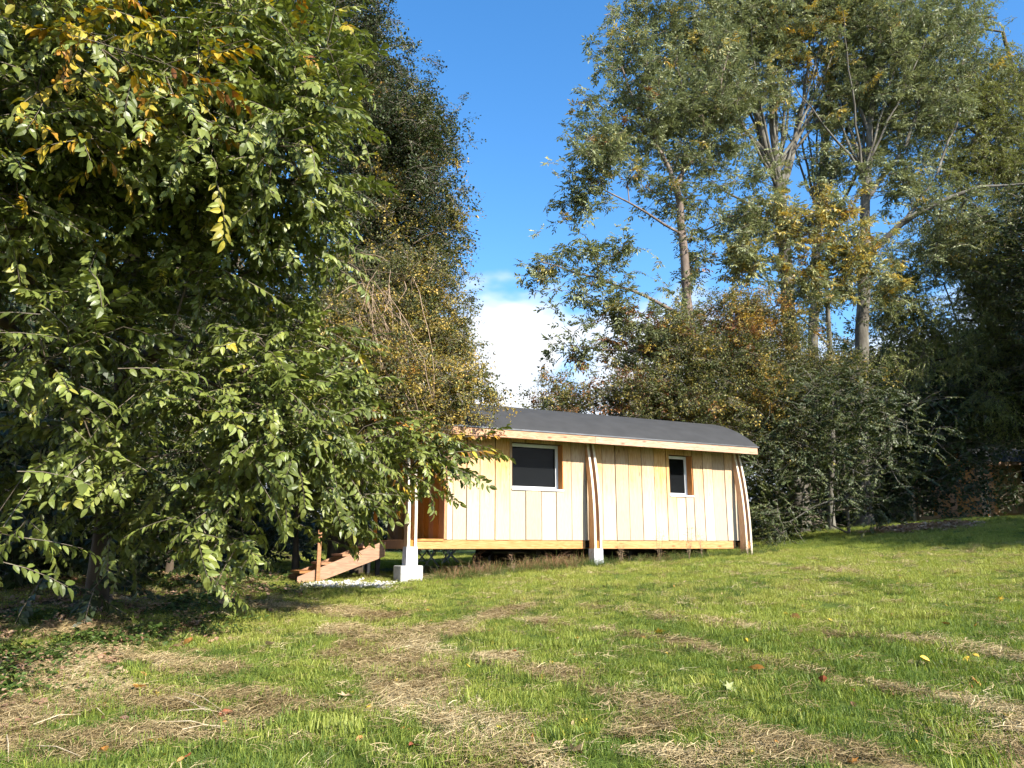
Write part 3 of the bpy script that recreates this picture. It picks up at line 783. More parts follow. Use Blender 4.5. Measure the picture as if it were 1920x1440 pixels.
# porch rail at the far side
box("rail_post", M_orange, cabin, .0, .07, WID - .16, WID - .09, ZF, 3.8); box("rail_post", M_orange, cabin, .0, .07, 2.2, 2.27, ZF, 2.65)
box("handrail", M_orange, cabin, .005, .065, 2.275, WID - .165, 2.60, 2.65); box("handrail", M_orange, cabin, .005, .065, 2.275, WID - .165, 1.95, 1.99)
# chassis under the floor
ch = MB().tube([(1.95, .5, zc(1.10)), (1.95, .5, zc(1.40)), (2.05, .5, zc(1.49)), (3.0, .5, zc(1.49))], .028, 6)
ch.tube([(1.95, 1.3, zc(1.10)), (1.95, 1.3, zc(1.40)), (2.05, 1.3, zc(1.49)), (3.0, 1.3, zc(1.49))], .028, 6); ch.tube([(1.95, .5, zc(1.30)), (1.95, 1.3, zc(1.30))], .02, 6)
ch.build("chassis", M_black, cabin)
box("bearer", M_dark, cabin, 2.9, 3.0, .25, 3.4, 1.18, 1.55); box("bearer", M_dark, cabin, 5.2, 5.3, .25, 3.4, 1.28, 1.55); box("bearer", M_dark, cabin, 7.3, 7.4, .25, 3.4, 1.3, 1.55)
box("skirt", M_dark, cabin, 3.05, 7.9, 1.5, 1.54, 1.12, 1.55)
CABM = Matrix.Translation((CX, CY, 0)) @ Matrix.Rotation(CA, 4, 'Z')
def cw(s, t, z=None):
    p = CABM @ Vector((s, t, 0)); return (p.x, p.y, H(p.x, p.y) if z is None else z)

def copy_tree(o, parent=None):
    c = o.copy(); COL.objects.link(c); c.parent = parent
    for ch_ in [q for q in bpy.data.objects if q.parent == o]: copy_tree(ch_, c)
    return c
# the second cabin, far back in the shade on the right
c2 = copy_tree(cabin); p2 = P(1838, 930, 33.0); c2.location = (p2[0], p2[1], H(p2[0], p2[1]) - .05); c2.rotation_euler = (0, 0, R(12))
tag(c2, "second timber cabin almost lost in the dark shade under the trees", "cabin")

# concrete blocks
def block(label, s, t, a, h, dz=0, sub=0):
    x, y, z = cw(s, t); b = MB().box(-a / 2, a / 2, -a / 2, a / 2, 0, h, .012)
    o = b.build("concrete_block", M_conc); o.location = (x, y, z + dz); o.rotation_euler = (0, 0, CA); return tag(o, label, "block", "concrete blocks carrying the cabin")
x_, y_, z_ = cw(-.02, -.22)
block("large pale concrete block under the foot of the porch rib beside the steps", -.02, -.22, .43, 1.258 - (z_ - .06), -.06)
block("small concrete block under the far side of the porch", .05, 3.3, .36, .40)

# steps up to the porch
stp = empty("wooden_steps", cw(-1.88, .55), CA); tag(stp, "open wooden steps with a handrail post leading up to the porch", "steps")
sz = cw(-1.88, .55)[2]; rise = ZF - .06 - sz
run = 1.62
def stringer(y0, m):
    poly = [(0, .0), (.22, .0), (run, rise - .24), (run, rise - .02), (run - .10, rise - .02)]
    n = 4; poly = [(0, 0), (.24, 0), (run, rise - .27), (run, rise - .03)]
    for k in range(n, 0, -1):       # saw-tooth top edge
        xk = run * (k - .55) / n * 1.0 + .02; zk = rise * k / n - .05
        poly += [(xk, zk - .0 + .0), (xk, zk - .13)]
    poly += [(0, .07)]
    MB().prism(poly, y0, y0 + .05).build("stringer", m, stp)
def plain_stringer(y0):
    poly = [(0.0, 0.0), (.28, 0.0), (run + .02, rise - .26), (run + .02, rise + .0), (run - .08, rise + .0), (0.0, .13)]
    MB().prism(poly, y0, y0 + .05).build("stringer", M_step, stp)
plain_stringer(0); plain_stringer(.95)
for k in range(4):
    zk = .10 + (rise - .10) * (k + .75) / 4.3; xk = run * (k + .12) / 4.15
    MB().box(xk, xk + .30, .052, .948, zk - .02, zk + .022).build("tread", M_step, stp, center=True)
MB().box(.33, .40, -.058, -.004, .04, .98, .004).build("handrail_post", M_step, stp, center=True)
MB().box(run - .12, run - .04, .10, .18, 0, rise - .28).build("prop", M_black, stp); MB().box(run - .12, run - .04, .80, .88, 0, rise - .28).build("prop", M_black, stp)

# white folding garden chairs standing beyond the cabin
def chair(label, px, d, rz):
    x, y, _ = P(px, 1045, d); z = H(x, y); c = empty("garden_chair", (x, y, z - .01), rz); tag(c, label, "chair", "white garden chairs beyond the cabin")
    for sy in (-.24, .20):
        MB().tube([(-.24, sy, 0), (.20, sy, .46)], .018, 6).build("leg", M_white, c); MB().tube([(.24, sy + .04, 0), (-.20, sy + .04, .46)], .018, 6).build("leg", M_white, c)
    MB().box(-.22, .22, -.25, .25, .455, .485, .008).build("seat", M_white, c)
    for k in range(4): MB().box(-.22 - .03 * k, -.20 - .03 * k, -.25, .25, .52 + .1 * k, .59 + .1 * k).build("back_slat", M_white, c)
    for sy in (-.235, .215): MB().tube([(-.19, sy, .46), (-.33, sy, .92)], .014, 6).build("back_post", M_white, c)
    MB().tube([(-.1, -.24, .15), (-.1, .2, .15)], .012, 6).build("stretcher", M_white, c)
    return c
for (px, d, rz, lb) in ((800, 19.0, .2, "white garden chair seen under the cabin, nearest the porch block"), (822, 19.7, .6, "white garden chair seen under the cabin, middle of the three"), (845, 20.2, -.3, "white garden chair seen under the cabin, farthest from the porch block")): chair(lb, px, d, CA + rz)
#@@TREES
# ================================================================== trees on the left
def stem(*pts):
    return [(*P(a, b, d), r) for a, b, d, r in pts]
def rooted(px, py, d, r, *pts):
    p = P(px, py, d); g = (p[0], p[1], H(p[0], p[1]) - .1, r)
    return [g] + stem(*pts)

# the big near tree: elliptic leaves, boughs hanging almost to the ground
A_blobs = [(120, 130, 7.2, 300, 220, 1.2), (390, 130, 7.4, 210, 200, 1.2), (540, 170, 8.8, 75, 190, 1.0), (200, -180, 8.0, 360, 140, 1.6),
           (50, 420, 7.4, 140, 120, 1.0), (330, 370, 8.2, 220, 110, 1.1), (540, 400, 9.0, 100, 110, 1.0), (50, 620, 6.8, 120, 45, .6), (450, 590, 10.0, 200, 90, 1.0, .7),
           (410, 720, 8.6, 130, 50, .7, 1.3), (540, 770, 9.2, 130, 100, .8, 1.4), (280, 830, 8.6, 95, 55, .5, 1.2), (150, 900, 10.4, 120, 60, .6), (320, 950, 10.6, 120, 50, .6), (200, 760, 9.6, 110, 50, .5), (600, 915, 9.9, 70, 60, .5, 1.7), (400, 965, 8.7, 60, 90, .4, 1.3), (650, 950, 10.4, 35, 30, .3, 1.5),
           (690, 860, 10.6, 55, 50, .5, 1.6), (750, 850, 10.9, 45, 55, .4, 2.0), (815, 850, 11.2, 40, 45, .35, 2.2), (470, 850, 9.6, 90, 60, .6),
           (10, 1035, 6.4, 35, 75, .28, 1.6), (-300, 300, 8, 300, 500, 2.0, .4), (620, 720, 10.6, 50, 80, .5), (170, 700, 9.2, 90, 70, .5, .8), (120, 850, 10.0, 80, 60, .5, .6), (200, 560, 9.0, 90, 60, .6, .8)]
A_pts = ell(A_blobs, 30)
A_base = P(185, 1090, 11.6); A_base[2] = H(A_base[0], A_base[1])
A_stems = [rooted(185, 1090, 11.6, .13, (190, 1010, 11.5, .12), (215, 820, 11.2, .115), (250, 560, 10.6, .12), (280, 250, 9.8, .11), (320, -80, 9.2, .07), (340, -300, 9.0, .03)),
           stem((230, 700, 10.9, .13), (330, 640, 10.2, .09), (450, 690, 9.4, .06), (560, 760, 9.2, .035)), stem((215, 820, 11.2, .12), (60, 660, 9.2, .08), (-60, 560, 7.6, .05)),
           stem((250, 560, 10.6, .12), (430, 420, 9.8, .08), (600, 330, 9.4, .045)), stem((280, 250, 9.8, .10), (140, 120, 8.2, .06), (80, 0, 7.4, .03)),
           stem((-60, 560, 7.6, .045), (-160, 760, 6.8, .035), (-70, 930, 6.5, .025), (0, 1000, 6.4, .014))]
LEAF_SINGLE = []
def singles_A(root, base, pos, rot, scl, tv, vi, keep):
    """the leaves of the sprays nearest the eye, each an object of its own"""
    d = np.linalg.norm(pos - np.array((0, 0, EYE)), axis=1)
    px = pos[:, 0] / np.maximum(pos[:, 1], .1); inside = (px > -.64) & (pos[:, 1] > 3) & (np.arctan2(pos[:, 2] - EYE, pos[:, 1]) < R(36))
    order = [i for i in np.argsort(d) if inside[i]][:24]
    forms = []
    for k in range(5):
        v, f = leaf_full(1.0, random.uniform(.43, .52), fold=random.uniform(.1, .5), curl=random.uniform(.03, .22))
        forms.append(mesh("leaf", v, f, [M_leafA1], lv=[(random.random(), random.random(), 0, 1)] * len(v)))
    tw = MB(); n = 0
    for i in order:
        s = _sprA[vi[i]]; M = rotm(*rot[i]); p0 = pos[i] - base
        if n + len(s.leaves) > 298: break
        keep[i] = False
        tw.tube([p0 + M @ (np.array((0, t, -.2 * t * t)) * scl[i]) for t in (0, .18, .34, .46)], [.0042, .0034, .0026, .0015], 4, cap=False)
        for (ML, pl, L, W) in s.leaves:
            o = link("leaf", random.choice(forms), root)
            o.matrix_local = Matrix.Translation(p0 + M @ (pl * scl[i])) @ Matrix((M @ ML).tolist()).to_4x4() @ Matrix.Scale(L * scl[i], 4)
            o['tint'] = float(np.clip(tv[i] + random.gauss(0, .05), 0, 1)); n += 1
    tag(tw.build("leaf_twigs", M_twig, root), kind='stuff')
tree("broad_leaved_tree", "large near tree with drooping elliptic green leaves filling the upper left", "tree", A_base, A_stems, A_pts, SP_A, M_barkD,
     spots([(170, 30, 6.0, .65, .73, .7), (170, 130, 6.0, .28, .76, .7), (575, 50, 7.4, .18, .78, .9), (690, 80, 9, .35, .85, .6), (40, 1040, 5.7, .2, .75, .25), (780, 830, 11.2, .5, .9, .25)], .28, .13),
     per_tip=3, jit=.17, limbs=8, r_tip=.004, singles=singles_A)

# tall dark tree behind it
B_blobs = [(650, 50, 17, 70, 140, 1.5), (715, 180, 17, 60, 90, 1.2), (770, 270, 17, 45, 65, 1.0), (730, 290, 17.5, 90, 120, 1.6), (700, 420, 17.5, 110, 90, 1.6), (800, 430, 16.5, 55, 50, 1.0), (780, 350, 17, 55, 50, 1.0),
           (450, 300, 18, 300, 330, 1.8, .17), (150, 500, 18, 300, 260, 1.8, .15), (480, 560, 17.5, 260, 160, 1.4, .3), (500, -150, 18, 180, 120, 2, .6), (810, 500, 16.8, 50, 45, 1.0), (740, 520, 17.2, 90, 60, 1.2)]
B_base = P(640, 1040, 18.2); B_base[2] = H(B_base[0], B_base[1])
tree("bushy_tree", "tall dark small-leaved tree standing behind the near tree against the blue sky", "tree", B_base,
     [rooted(640, 1040, 18.2, .26, (635, 800, 18, .20), (640, 500, 17.8, .15), (650, 250, 17.5, .10), (640, 0, 17.3, .06), (600, -200, 17.2, .03)), stem((635, 800, 18, .15), (450, 500, 18, .08), (380, 250, 18, .04)), stem((640, 500, 17.8, .10), (760, 380, 17.2, .05))],
     ell(B_blobs, 15), SP_B, M_barkD, spots([(800, 440, 16.5, .8, .62, .5), (740, 320, 17, .6, .68, .2)], .22, .10), per_tip=5, jit=.30, limbs=6, scl=(.9, 1.4))

# yellowing tree leaning over the porch end
C_blobs = [(700, 620, 14.6, 90, 60, .8), (650, 690, 14.2, 70, 70, .7), (820, 560, 15.6, 48, 60, .9), (790, 640, 15.6, 85, 60, 1.0), (845, 670, 15.4, 50, 38, .7), (760, 730, 14.2, 130, 50, .8, 1.8), (850, 735, 14.4, 62, 32, .6, 2.0), (680, 650, 13.8, 70, 60, .6, 1.4),
           (700, 770, 14.0, 85, 35, .6), (800, 780, 13.8, 60, 22, .4), (760, 560, 16, 90, 60, 1.0), (880, 745, 14.4, 40, 14, .35), (640, 560, 15, 70, 60, .8)]
C_base = P(668, 1040, 16.4); C_base[2] = H(C_base[0], C_base[1])
tree("yellowing_tree", "small tree with yellow and orange autumn leaves leaning over the cabin porch", "tree", C_base,
     [rooted(668, 1040, 16.4, .11, (675, 900, 16.2, .09), (690, 760, 15.8, .07), (720, 650, 15.4, .05), (790, 570, 15.5, .025)), stem((690, 760, 15.8, .05), (780, 700, 15.0, .03), (860, 730, 14.7, .015))],
     ell(C_blobs, 38), SP_B, M_barkD, spots([(760, 740, 14.4, 1.2, .65, .65), (690, 660, 14.4, .8, .66, .5), (840, 640, 15.5, .7, .63, .5), (790, 560, 16, .6, .60, .4), (880, 745, 14.4, .6, .63, .6)], .42, .13), per_tip=4, jit=.2, limbs=5, scl=(.7, 1.1))

# dead stems of a climber hanging down the yellow tree
vine = MB()
for k in range(60):
    a = P(random.gauss(668, 38), random.gauss(560, 35), 13.7 + random.random() * .6); b = P(random.gauss(775, 40), random.gauss(752, 38), 13.1 + random.random() * .7)
    if random.random() < .35: a = P(random.gauss(720, 40), random.gauss(520, 25), 14); b = a + rng.normal(size=3) * .5 + (0.15, 0, -.35)
    c = (a + b) / 2 + rng.normal(size=3) * .18 + (0, -.1, .1)
    pts = [(1 - t) ** 2 * a + 2 * t * (1 - t) * c + t * t * b for t in np.linspace(0, 1, 7)]
    vine.tube([p + rng.normal(size=3) * .015 for p in pts], [random.uniform(.003, .008)] * 7, 3, cap=False)
M_vine = noise_mat("dead_vine", [(.3, (.20, .13, .08)), (.7, (.36, .27, .18))], 8, bump=0)
tag(vine.build("dry_climber", M_vine), "tangle of dry brown climber stems hanging over the yellow tree", "climber")

# slim young trees in the shade behind
def slim(label, px, d, top, tint, blobs):
    b = P(px, 1040, d); b[2] = H(b[0], b[1])
    tree("young_tree", label, "tree", b, [rooted(px, 1040, d, .07, (px + 4, 900, d, .05), (px - 6, top, d, .02))], ell(blobs, 14), SP_H, M_barkD, spots([], tint, .08), group="young trees in the shade on the left", per_tip=3, limbs=3)
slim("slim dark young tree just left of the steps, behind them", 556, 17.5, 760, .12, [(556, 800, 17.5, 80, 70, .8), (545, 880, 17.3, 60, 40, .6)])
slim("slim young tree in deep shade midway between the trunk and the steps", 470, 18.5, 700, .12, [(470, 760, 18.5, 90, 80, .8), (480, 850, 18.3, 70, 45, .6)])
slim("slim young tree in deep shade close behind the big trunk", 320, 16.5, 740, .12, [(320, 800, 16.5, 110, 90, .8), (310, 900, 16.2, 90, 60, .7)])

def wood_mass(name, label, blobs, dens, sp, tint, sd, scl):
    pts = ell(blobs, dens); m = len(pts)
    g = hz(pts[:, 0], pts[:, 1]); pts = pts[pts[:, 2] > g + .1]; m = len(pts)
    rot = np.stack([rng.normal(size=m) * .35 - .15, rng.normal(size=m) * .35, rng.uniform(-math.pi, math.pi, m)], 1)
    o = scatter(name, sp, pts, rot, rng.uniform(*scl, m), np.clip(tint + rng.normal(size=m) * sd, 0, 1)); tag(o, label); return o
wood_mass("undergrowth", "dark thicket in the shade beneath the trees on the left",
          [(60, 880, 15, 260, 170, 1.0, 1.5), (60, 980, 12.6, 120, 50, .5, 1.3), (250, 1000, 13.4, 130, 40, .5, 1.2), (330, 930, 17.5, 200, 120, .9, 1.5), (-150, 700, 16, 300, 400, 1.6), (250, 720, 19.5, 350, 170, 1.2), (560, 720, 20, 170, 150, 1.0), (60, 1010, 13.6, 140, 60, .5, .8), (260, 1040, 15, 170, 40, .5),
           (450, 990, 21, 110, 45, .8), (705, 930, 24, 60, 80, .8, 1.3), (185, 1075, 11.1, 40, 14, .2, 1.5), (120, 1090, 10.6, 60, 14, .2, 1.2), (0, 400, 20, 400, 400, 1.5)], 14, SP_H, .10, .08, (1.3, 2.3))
wood_mass("far_wood", "distant wood closing the view behind the trees", [(300, 700, 30, 420, 200, 2.0), (620, 820, 34, 140, 110, 2.0), (420, 950, 40, 260, 55, 2.0, .6), (0, 900, 30, 400, 150, 2), (300, 1005, 46, 420, 34, 2, 1.2), (700, 1005, 46, 220, 30, 2, 1.2)], 7, SP_B, .12, .08, (3.0, 5.0))

# ================================================================== trees on the right
def ash(name, label, bx, bd, stems, blobs, dens, spt, bark, tint=.34, sd=.1, sp=SP_E, per_tip=2, scl=(.9, 1.45), group="tall trees behind the cabin", limbs=8, jit=.3, r_tip=.0075, gexp=.42, by=1000, droop=-.05):
    b = P(bx, by, bd); b[2] = H(b[0], b[1])
    st = [[(b[0], b[1], b[2] - .1, stems[0][0][3] * 1.15)] + stem(*stems[0])] + [stem(*s) for s in stems[1:]]
    return tree(name, label, "tree", b, st, ell(blobs, dens), sp, bark, spots(spt, tint, sd, .035 if sp is SP_E else 0.0), group=group, per_tip=per_tip, scl=scl, limbs=limbs, jit=jit, r_tip=r_tip, gexp=gexp, droop=droop)

ash("tall_tree", "tree with reddish pale trunk rising straight behind the cabin roof, nearest the sky gap", 1300, 24,
    [[(1300, 840, 24, .19), (1298, 700, 24, .17), (1286, 520, 24, .15), (1275, 380, 24, .12), (1268, 352, 24, .11)],
     [(1268, 352, 24, .085), (1230, 270, 23.8, .06), (1180, 170, 23.6, .035), (1150, 90, 23.6, .015)], [(1268, 352, 24, .09), (1310, 290, 24.3, .06), (1350, 180, 24.5, .04), (1370, 60, 24.6, .015)],
     [(1292, 600, 24, .08), (1220, 560, 23.4, .05), (1120, 520, 22.8, .03), (1010, 490, 22.4, .012)], [(1280, 440, 24, .05), (1180, 380, 23.2, .03), (1090, 330, 22.8, .012)], [(1300, 700, 24, .07), (1200, 660, 23, .04), (1090, 650, 22.5, .02)]],
    [(1190, 130, 23.6, 75, 85, 1.2), (1130, 250, 23, 70, 75, 1.1), (1110, 350, 23, 55, 70, .9), (1230, 260, 23.8, 80, 80, 1.2), (1310, 180, 24.4, 70, 100, 1.2), (1130, 470, 22.8, 65, 40, .9), (1030, 485, 22.4, 55, 30, .7, 1.2), (1060, 545, 22.5, 40, 30, .6),
     (1140, 560, 22.8, 70, 40, .8), (1230, 350, 23.6, 55, 40, .8), (1330, 400, 24, 70, 60, 1.0), (1330, 300, 24.4, 60, 60, 1), (1190, 640, 22.8, 110, 50, 1.0, 1.3), (1090, 660, 22.6, 45, 40, .7), (1290, 620, 24, 80, 70, 1.0, 1.2), (1270, 500, 24.2, 40, 50, .6)],
    11.5, [(1150, 650, 22.6, .9, .95, .3), (1280, 610, 24, .9, .9, .25), (1130, 240, 23, 1, .9, .1)], M_barkR, .33, .09, per_tip=2, jit=.35)
def fan(px, py, d, n, spread, top, r):
    out = []
    for k in range(n):
        a = -1 + 2 * (k + .5) / n + random.uniform(-.1, .1); y0 = py - random.uniform(0, 70); hh = (y0 - top) * random.uniform(.8, 1.05) * (1 - .25 * abs(a))
        dd = random.uniform(-1.4, 1.4); x0 = px - (py - y0) * .12
        out.append([(x0, y0, d, r), (x0 + a * spread * .30, y0 - hh * .28, d + dd * .4, r * .72), (x0 + a * spread * .65, y0 - hh * .62, d + dd * .8, r * .45), (x0 + a * spread * random.uniform(.85, 1.05), y0 - hh, d + dd, r * .16)])
    return out
ash("tall_tree", "tall many-limbed grey tree fanning out above the middle of the cabin roof", 1500, 27,
    [[(1497, 820, 27, .31), (1490, 700, 27, .28), (1480, 600, 27, .26), (1472, 470, 27, .23), (1465, 380, 27, .20), (1456, 330, 27, .18)],
     [(1456, 330, 27, .13), (1430, 250, 27, .10), (1385, 130, 26.8, .06), (1350, 10, 26.6, .03), (1330, -90, 26.6, .015)], [(1456, 330, 27, .14), (1448, 220, 27, .11), (1440, 90, 27, .07), (1432, -60, 27, .03)],
     [(1465, 380, 27, .12), (1490, 270, 27.2, .09), (1515, 130, 27.4, .06), (1530, -30, 27.5, .025)], [(1440, 290, 27, .07), (1350, 190, 26.5, .045), (1260, 100, 26, .02)], [(1472, 470, 27, .08), (1400, 380, 26.4, .05), (1330, 340, 26, .02)],
     [(1430, 250, 27, .06), (1400, 120, 27.2, .04), (1400, -40, 27.4, .02)], [(1490, 270, 27.2, .06), (1560, 150, 27.6, .04), (1600, 30, 27.8, .02)]] + fan(1462, 390, 27, 15, 200, -60, .075),
    [(1280, 60, 26.2, 90, 70, 1.3), (1400, 60, 26.8, 90, 80, 1.4), (1380, 190, 26.6, 80, 60, 1.2), (1300, 170, 26.2, 70, 60, 1.0), (1500, 60, 27.4, 80, 80, 1.4), (1440, 170, 27, 60, 60, 1.1, .8), (1540, 200, 27.4, 50, 60, 1.1, .8), (1390, 310, 26.4, 60, 50, 1.0, .7), (1520, 320, 27.4, 50, 40, .8, .5), (1370, 420, 26.2, 45, 35, .8), (1240, 20, 26, 60, 50, 1), (1400, -60, 27, 200, 60, 1.6), (1480, 20, 27, 150, 80, 1.5), (1330, 120, 26.4, 100, 90, 1.3)],
    9, [(1540, 115, 27, .8, .75, .7), (1600, 100, 27, .8, .8, .5)], M_barkP, .36, .09, per_tip=2, r_tip=.0085, jit=.4, scl=(.9, 1.4))
ash("tall_tree", "straight grey trunk close to the right of the many-limbed tree", 1530, 29,
    [[(1527, 820, 29, .22), (1524, 650, 29, .20), (1530, 480, 29, .17), (1545, 330, 29, .13), (1560, 150, 29, .08), (1565, -30, 29, .04)], [(1530, 480, 29, .09), (1590, 360, 29, .06), (1640, 240, 29, .03)]] + fan(1536, 440, 29, 8, 110, 0, .06),
    [(1560, 300, 29, 50, 60, 1.0, .6), (1590, 170, 29, 60, 70, 1.1, .8), (1560, 40, 29, 80, 80, 1.3), (1520, 580, 29, 50, 40, .8, .6), (1640, 260, 29, 50, 50, 1.0, .7)], 8, [], M_barkP, .33, .09, r_tip=.0085)
ash("tall_tree", "stout grey trunk with a long bough reaching right, third of the tall trunks", 1622, 27,
    [[(1618, 820, 27, .27), (1614, 690, 27, .25), (1618, 520, 27, .21), (1622, 380, 27, .17), (1630, 250, 27, .12), (1650, 80, 27, .07), (1660, -60, 27, .03)], [(1622, 480, 27, .13), (1690, 420, 26.4, .11), (1760, 380, 26, .09), (1840, 350, 25.6, .06), (1920, 345, 25.4, .03)],
     [(1622, 380, 27, .09), (1700, 270, 27, .06), (1740, 140, 27, .03)], [(1630, 250, 27, .07), (1590, 130, 27, .04), (1580, 20, 27, .02)], [(1690, 420, 26.4, .07), (1760, 320, 26.6, .05), (1800, 210, 26.8, .025)]] + fan(1622, 380, 27, 9, 150, 0, .065),
    [(1660, 110, 27, 80, 90, 1.4), (1720, 220, 27, 70, 80, 1.2), (1650, 320, 27, 50, 40, .9, .6), (1700, 350, 26.6, 60, 45, 1.0, .8), (1650, 600, 27, 50, 40, .8, .7), (1590, 30, 27, 70, 60, 1.2), (1780, 440, 26, 90, 60, 1.1), (1740, 90, 27, 70, 80, 1.3), (1620, 160, 27, 90, 80, 1.2)], 9, [], M_barkP, .33, .08, r_tip=.0085)
# willow-like tree filling the upper right
ash("fine_leaved_tree", "bright green fine-leaved tree filling the upper right corner", 2010, 30,
    [[(2010, 820, 30, .30), (2000, 600, 30, .25), (1980, 400, 30, .19), (1930, 230, 30, .13), (1880, 60, 30, .07)], [(2000, 600, 30, .14), (1920, 480, 29.6, .10), (1830, 430, 29.2, .06), (1760, 420, 29, .03)], [(1980, 400, 30, .11), (1880, 300, 29.6, .08), (1780, 200, 29.4, .04)],
     [(2005, 700, 30, .10), (1900, 620, 29, .07), (1800, 600, 28.4, .04)]],
    [(1750, 60, 29.6, 75, 75, 1.3), (1830, 160, 29.6, 80, 90, 1.4), (1760, 220, 29.2, 80, 60, 1.2), (1880, 250, 29.6, 70, 90, 1.4), (1800, 320, 29.2, 80, 60, 1.2), (1890, 400, 29.6, 70, 70, 1.2), (1800, 440, 29, 90, 50, 1.1, .8), (1900, 520, 29.4, 70, 60, 1.2), (1990, 300, 30, 90, 200, 1.6, .7), (1700, 40, 30, 50, 60, 1.0),
     (1840, 560, 28.6, 90, 40, 1.0, .9), (1800, 640, 28, 80, 40, .9), (1890, 680, 28.4, 60, 50, .9), (1980, 620, 28.5, 80, 90, 1.2, .8), (1740, 500, 28, 80, 50, 1.1, 1.2), (1830, 470, 28.5, 80, 60, 1.1, 1.2), (1730, 610, 27.5, 70, 50, 1.0, 1.2), (1680, 560, 28, 50, 60, .9), (1880, 590, 28, 80, 50, 1.0, 1.2), (1760, 690, 27, 80, 30, .8), (1860, 740, 27, 70, 25, .7)], 13, [], M_barkD, .42, .10, sp=SP_W, per_tip=3, scl=(.9, 1.5), group="trees at the right edge", jit=.33, droop=-.35)
# yellowing ash in front of the tall trunks
ash("slender_tree", "slender tree with bright yellow leaf sprays in front of the tall grey trunks", 1560, 24.5,
    [[(1560, 820, 24.5, .10), (1556, 650, 24.5, .085), (1548, 520, 24.4, .06), (1556, 420, 24.4, .03)], [(1556, 650, 24.5, .05), (1470, 560, 24.2, .03), (1400, 500, 24, .012)], [(1548, 520, 24.4, .035), (1640, 470, 24.2, .012)]],
    [(1500, 430, 24.2, 85, 50, 1.0), (1600, 470, 24.2, 70, 50, .9), (1560, 390, 24.4, 50, 35, .7), (1440, 490, 24, 60, 40, .8), (1540, 520, 24.2, 90, 40, .9), (1380, 470, 24, 40, 40, .6), (1650, 520, 24, 45, 35, .7)],
    17, [(1500, 440, 24.2, 1.0, .72, .5), (1610, 470, 24.2, .9, .72, .5), (1550, 380, 24.4, .6, .70, .45)], M_barkP, .46, .12, group="smaller trees behind the cabin")
# bushy trees behind the roof
ash("bushy_tree", "bushy tree with red-brown and orange sprays just behind the cabin roof", 1380, 22.5,
    [[(1380, 860, 22.5, .12), (1378, 760, 22.5, .10), (1370, 660, 22.5, .06), (1372, 570, 22.5, .03)], [(1378, 760, 22.5, .06), (1260, 730, 22, .035), (1130, 745, 21.6, .012)]],
    [(1400, 590, 22.6, 80, 45, .9), (1330, 660, 22.4, 90, 60, 1.0), (1420, 690, 22.6, 70, 60, 1.0), (1180, 740, 21.8, 90, 45, .9), (1080, 750, 21.6, 70, 32, .7), (1260, 750, 22, 90, 50, .9, 1.2), (1350, 770, 22.2, 100, 50, .9, 1.2), (1030, 760, 21.6, 25, 16, .4), (1430, 790, 21.8, 60, 60, .7), (1440, 620, 23, 45, 50, .8), (1480, 690, 23.5, 60, 40, .8), (1570, 690, 24, 60, 35, .8)],
    24, [(1400, 590, 22.6, .9, .80, .45), (1350, 640, 22.4, .7, .95, .25), (1180, 740, 21.8, 1.1, .97, .22), (1090, 745, 21.6, .7, .97, .28), (1400, 760, 22, .5, .72, .35), (1440, 740, 21.8, .35, .74, .7), (1270, 700, 22, .6, .56, .5)], M_barkP, .46, .10, sp=SP_B, per_tip=4, group="smaller trees behind the cabin", scl=(.9, 1.4))
# hazel shrub right of the cabin
ash("spreading_shrub", "spreading dark green shrub on thin grey stems right of the cabin", 1590, 21.5,
    [[(1592, 1000, 21.5, .05), (1588, 930, 21.5, .04), (1580, 850, 21.4, .03), (1560, 740, 21.4, .012)], [(1588, 960, 21.5, .035), (1640, 860, 21, .02), (1690, 800, 20.6, .01)], [(1590, 960, 21.5, .035), (1520, 850, 21.4, .02), (1470, 760, 21.2, .01)], [(1560, 985, 21.6, .03), (1566, 880, 21.4, .018), (1500, 830, 21, .01)]],
    [(1500, 740, 21.4, 85, 35, .9), (1600, 735, 21.2, 85, 30, .9), (1670, 770, 20.8, 60, 28, .7), (1560, 800, 21, 110, 28, .9), (1690, 820, 20.4, 60, 16, .6), (1500, 860, 21, 80, 35, .8), (1620, 860, 20.8, 80, 28, .8), (1600, 915, 20.6, 75, 22, .6), (1470, 960, 20.6, 55, 40, .6), (1640, 960, 20.6, 30, 18, .3), (1440, 850, 21, 40, 50, .6)],
    30, [], M_barkP, .27, .08, sp=SP_H, per_tip=3, group="shrubs right of the cabin", by=1005, scl=(.55, .95))
wood_mass("woodland_edge", "dark edge of the wood closing off the right side behind the trunks",
          [(1450, 850, 27, 160, 120, 1.6), (1650, 830, 29, 200, 130, 1.8, .9), (1850, 690, 34, 200, 50, 1.5, 1.2), (2080, 780, 42, 220, 160, 2.0), (1250, 780, 27, 200, 60, 1.4), (1750, 900, 43, 300, 80, 2, 1.2), (1480, 940, 23, 60, 60, .6), (1800, 780, 43, 330, 130, 2, 1.8), (1520, 985, 40, 200, 40, 2, 1.3), (1800, 960, 42, 260, 45, 2, 1.3), (1900, 730, 29, 130, 60, 1.6, 1.5), (2130, 850, 31, 130, 160, 2, 1.2), (1795, 870, 31, 22, 45, .4, 1.2), (1900, 815, 31, 90, 26, .5, 1.3), (1900, 935, 31, 70, 14, .4, 1.0), (1440, 960, 31, 70, 45, 1.2, 1.5), (1540, 960, 31, 80, 40, 1.2, 1.5), (1600, 985, 33, 120, 25, 1.0, 1.5)], 10, SP_B, .14, .09, (2.0, 3.6))
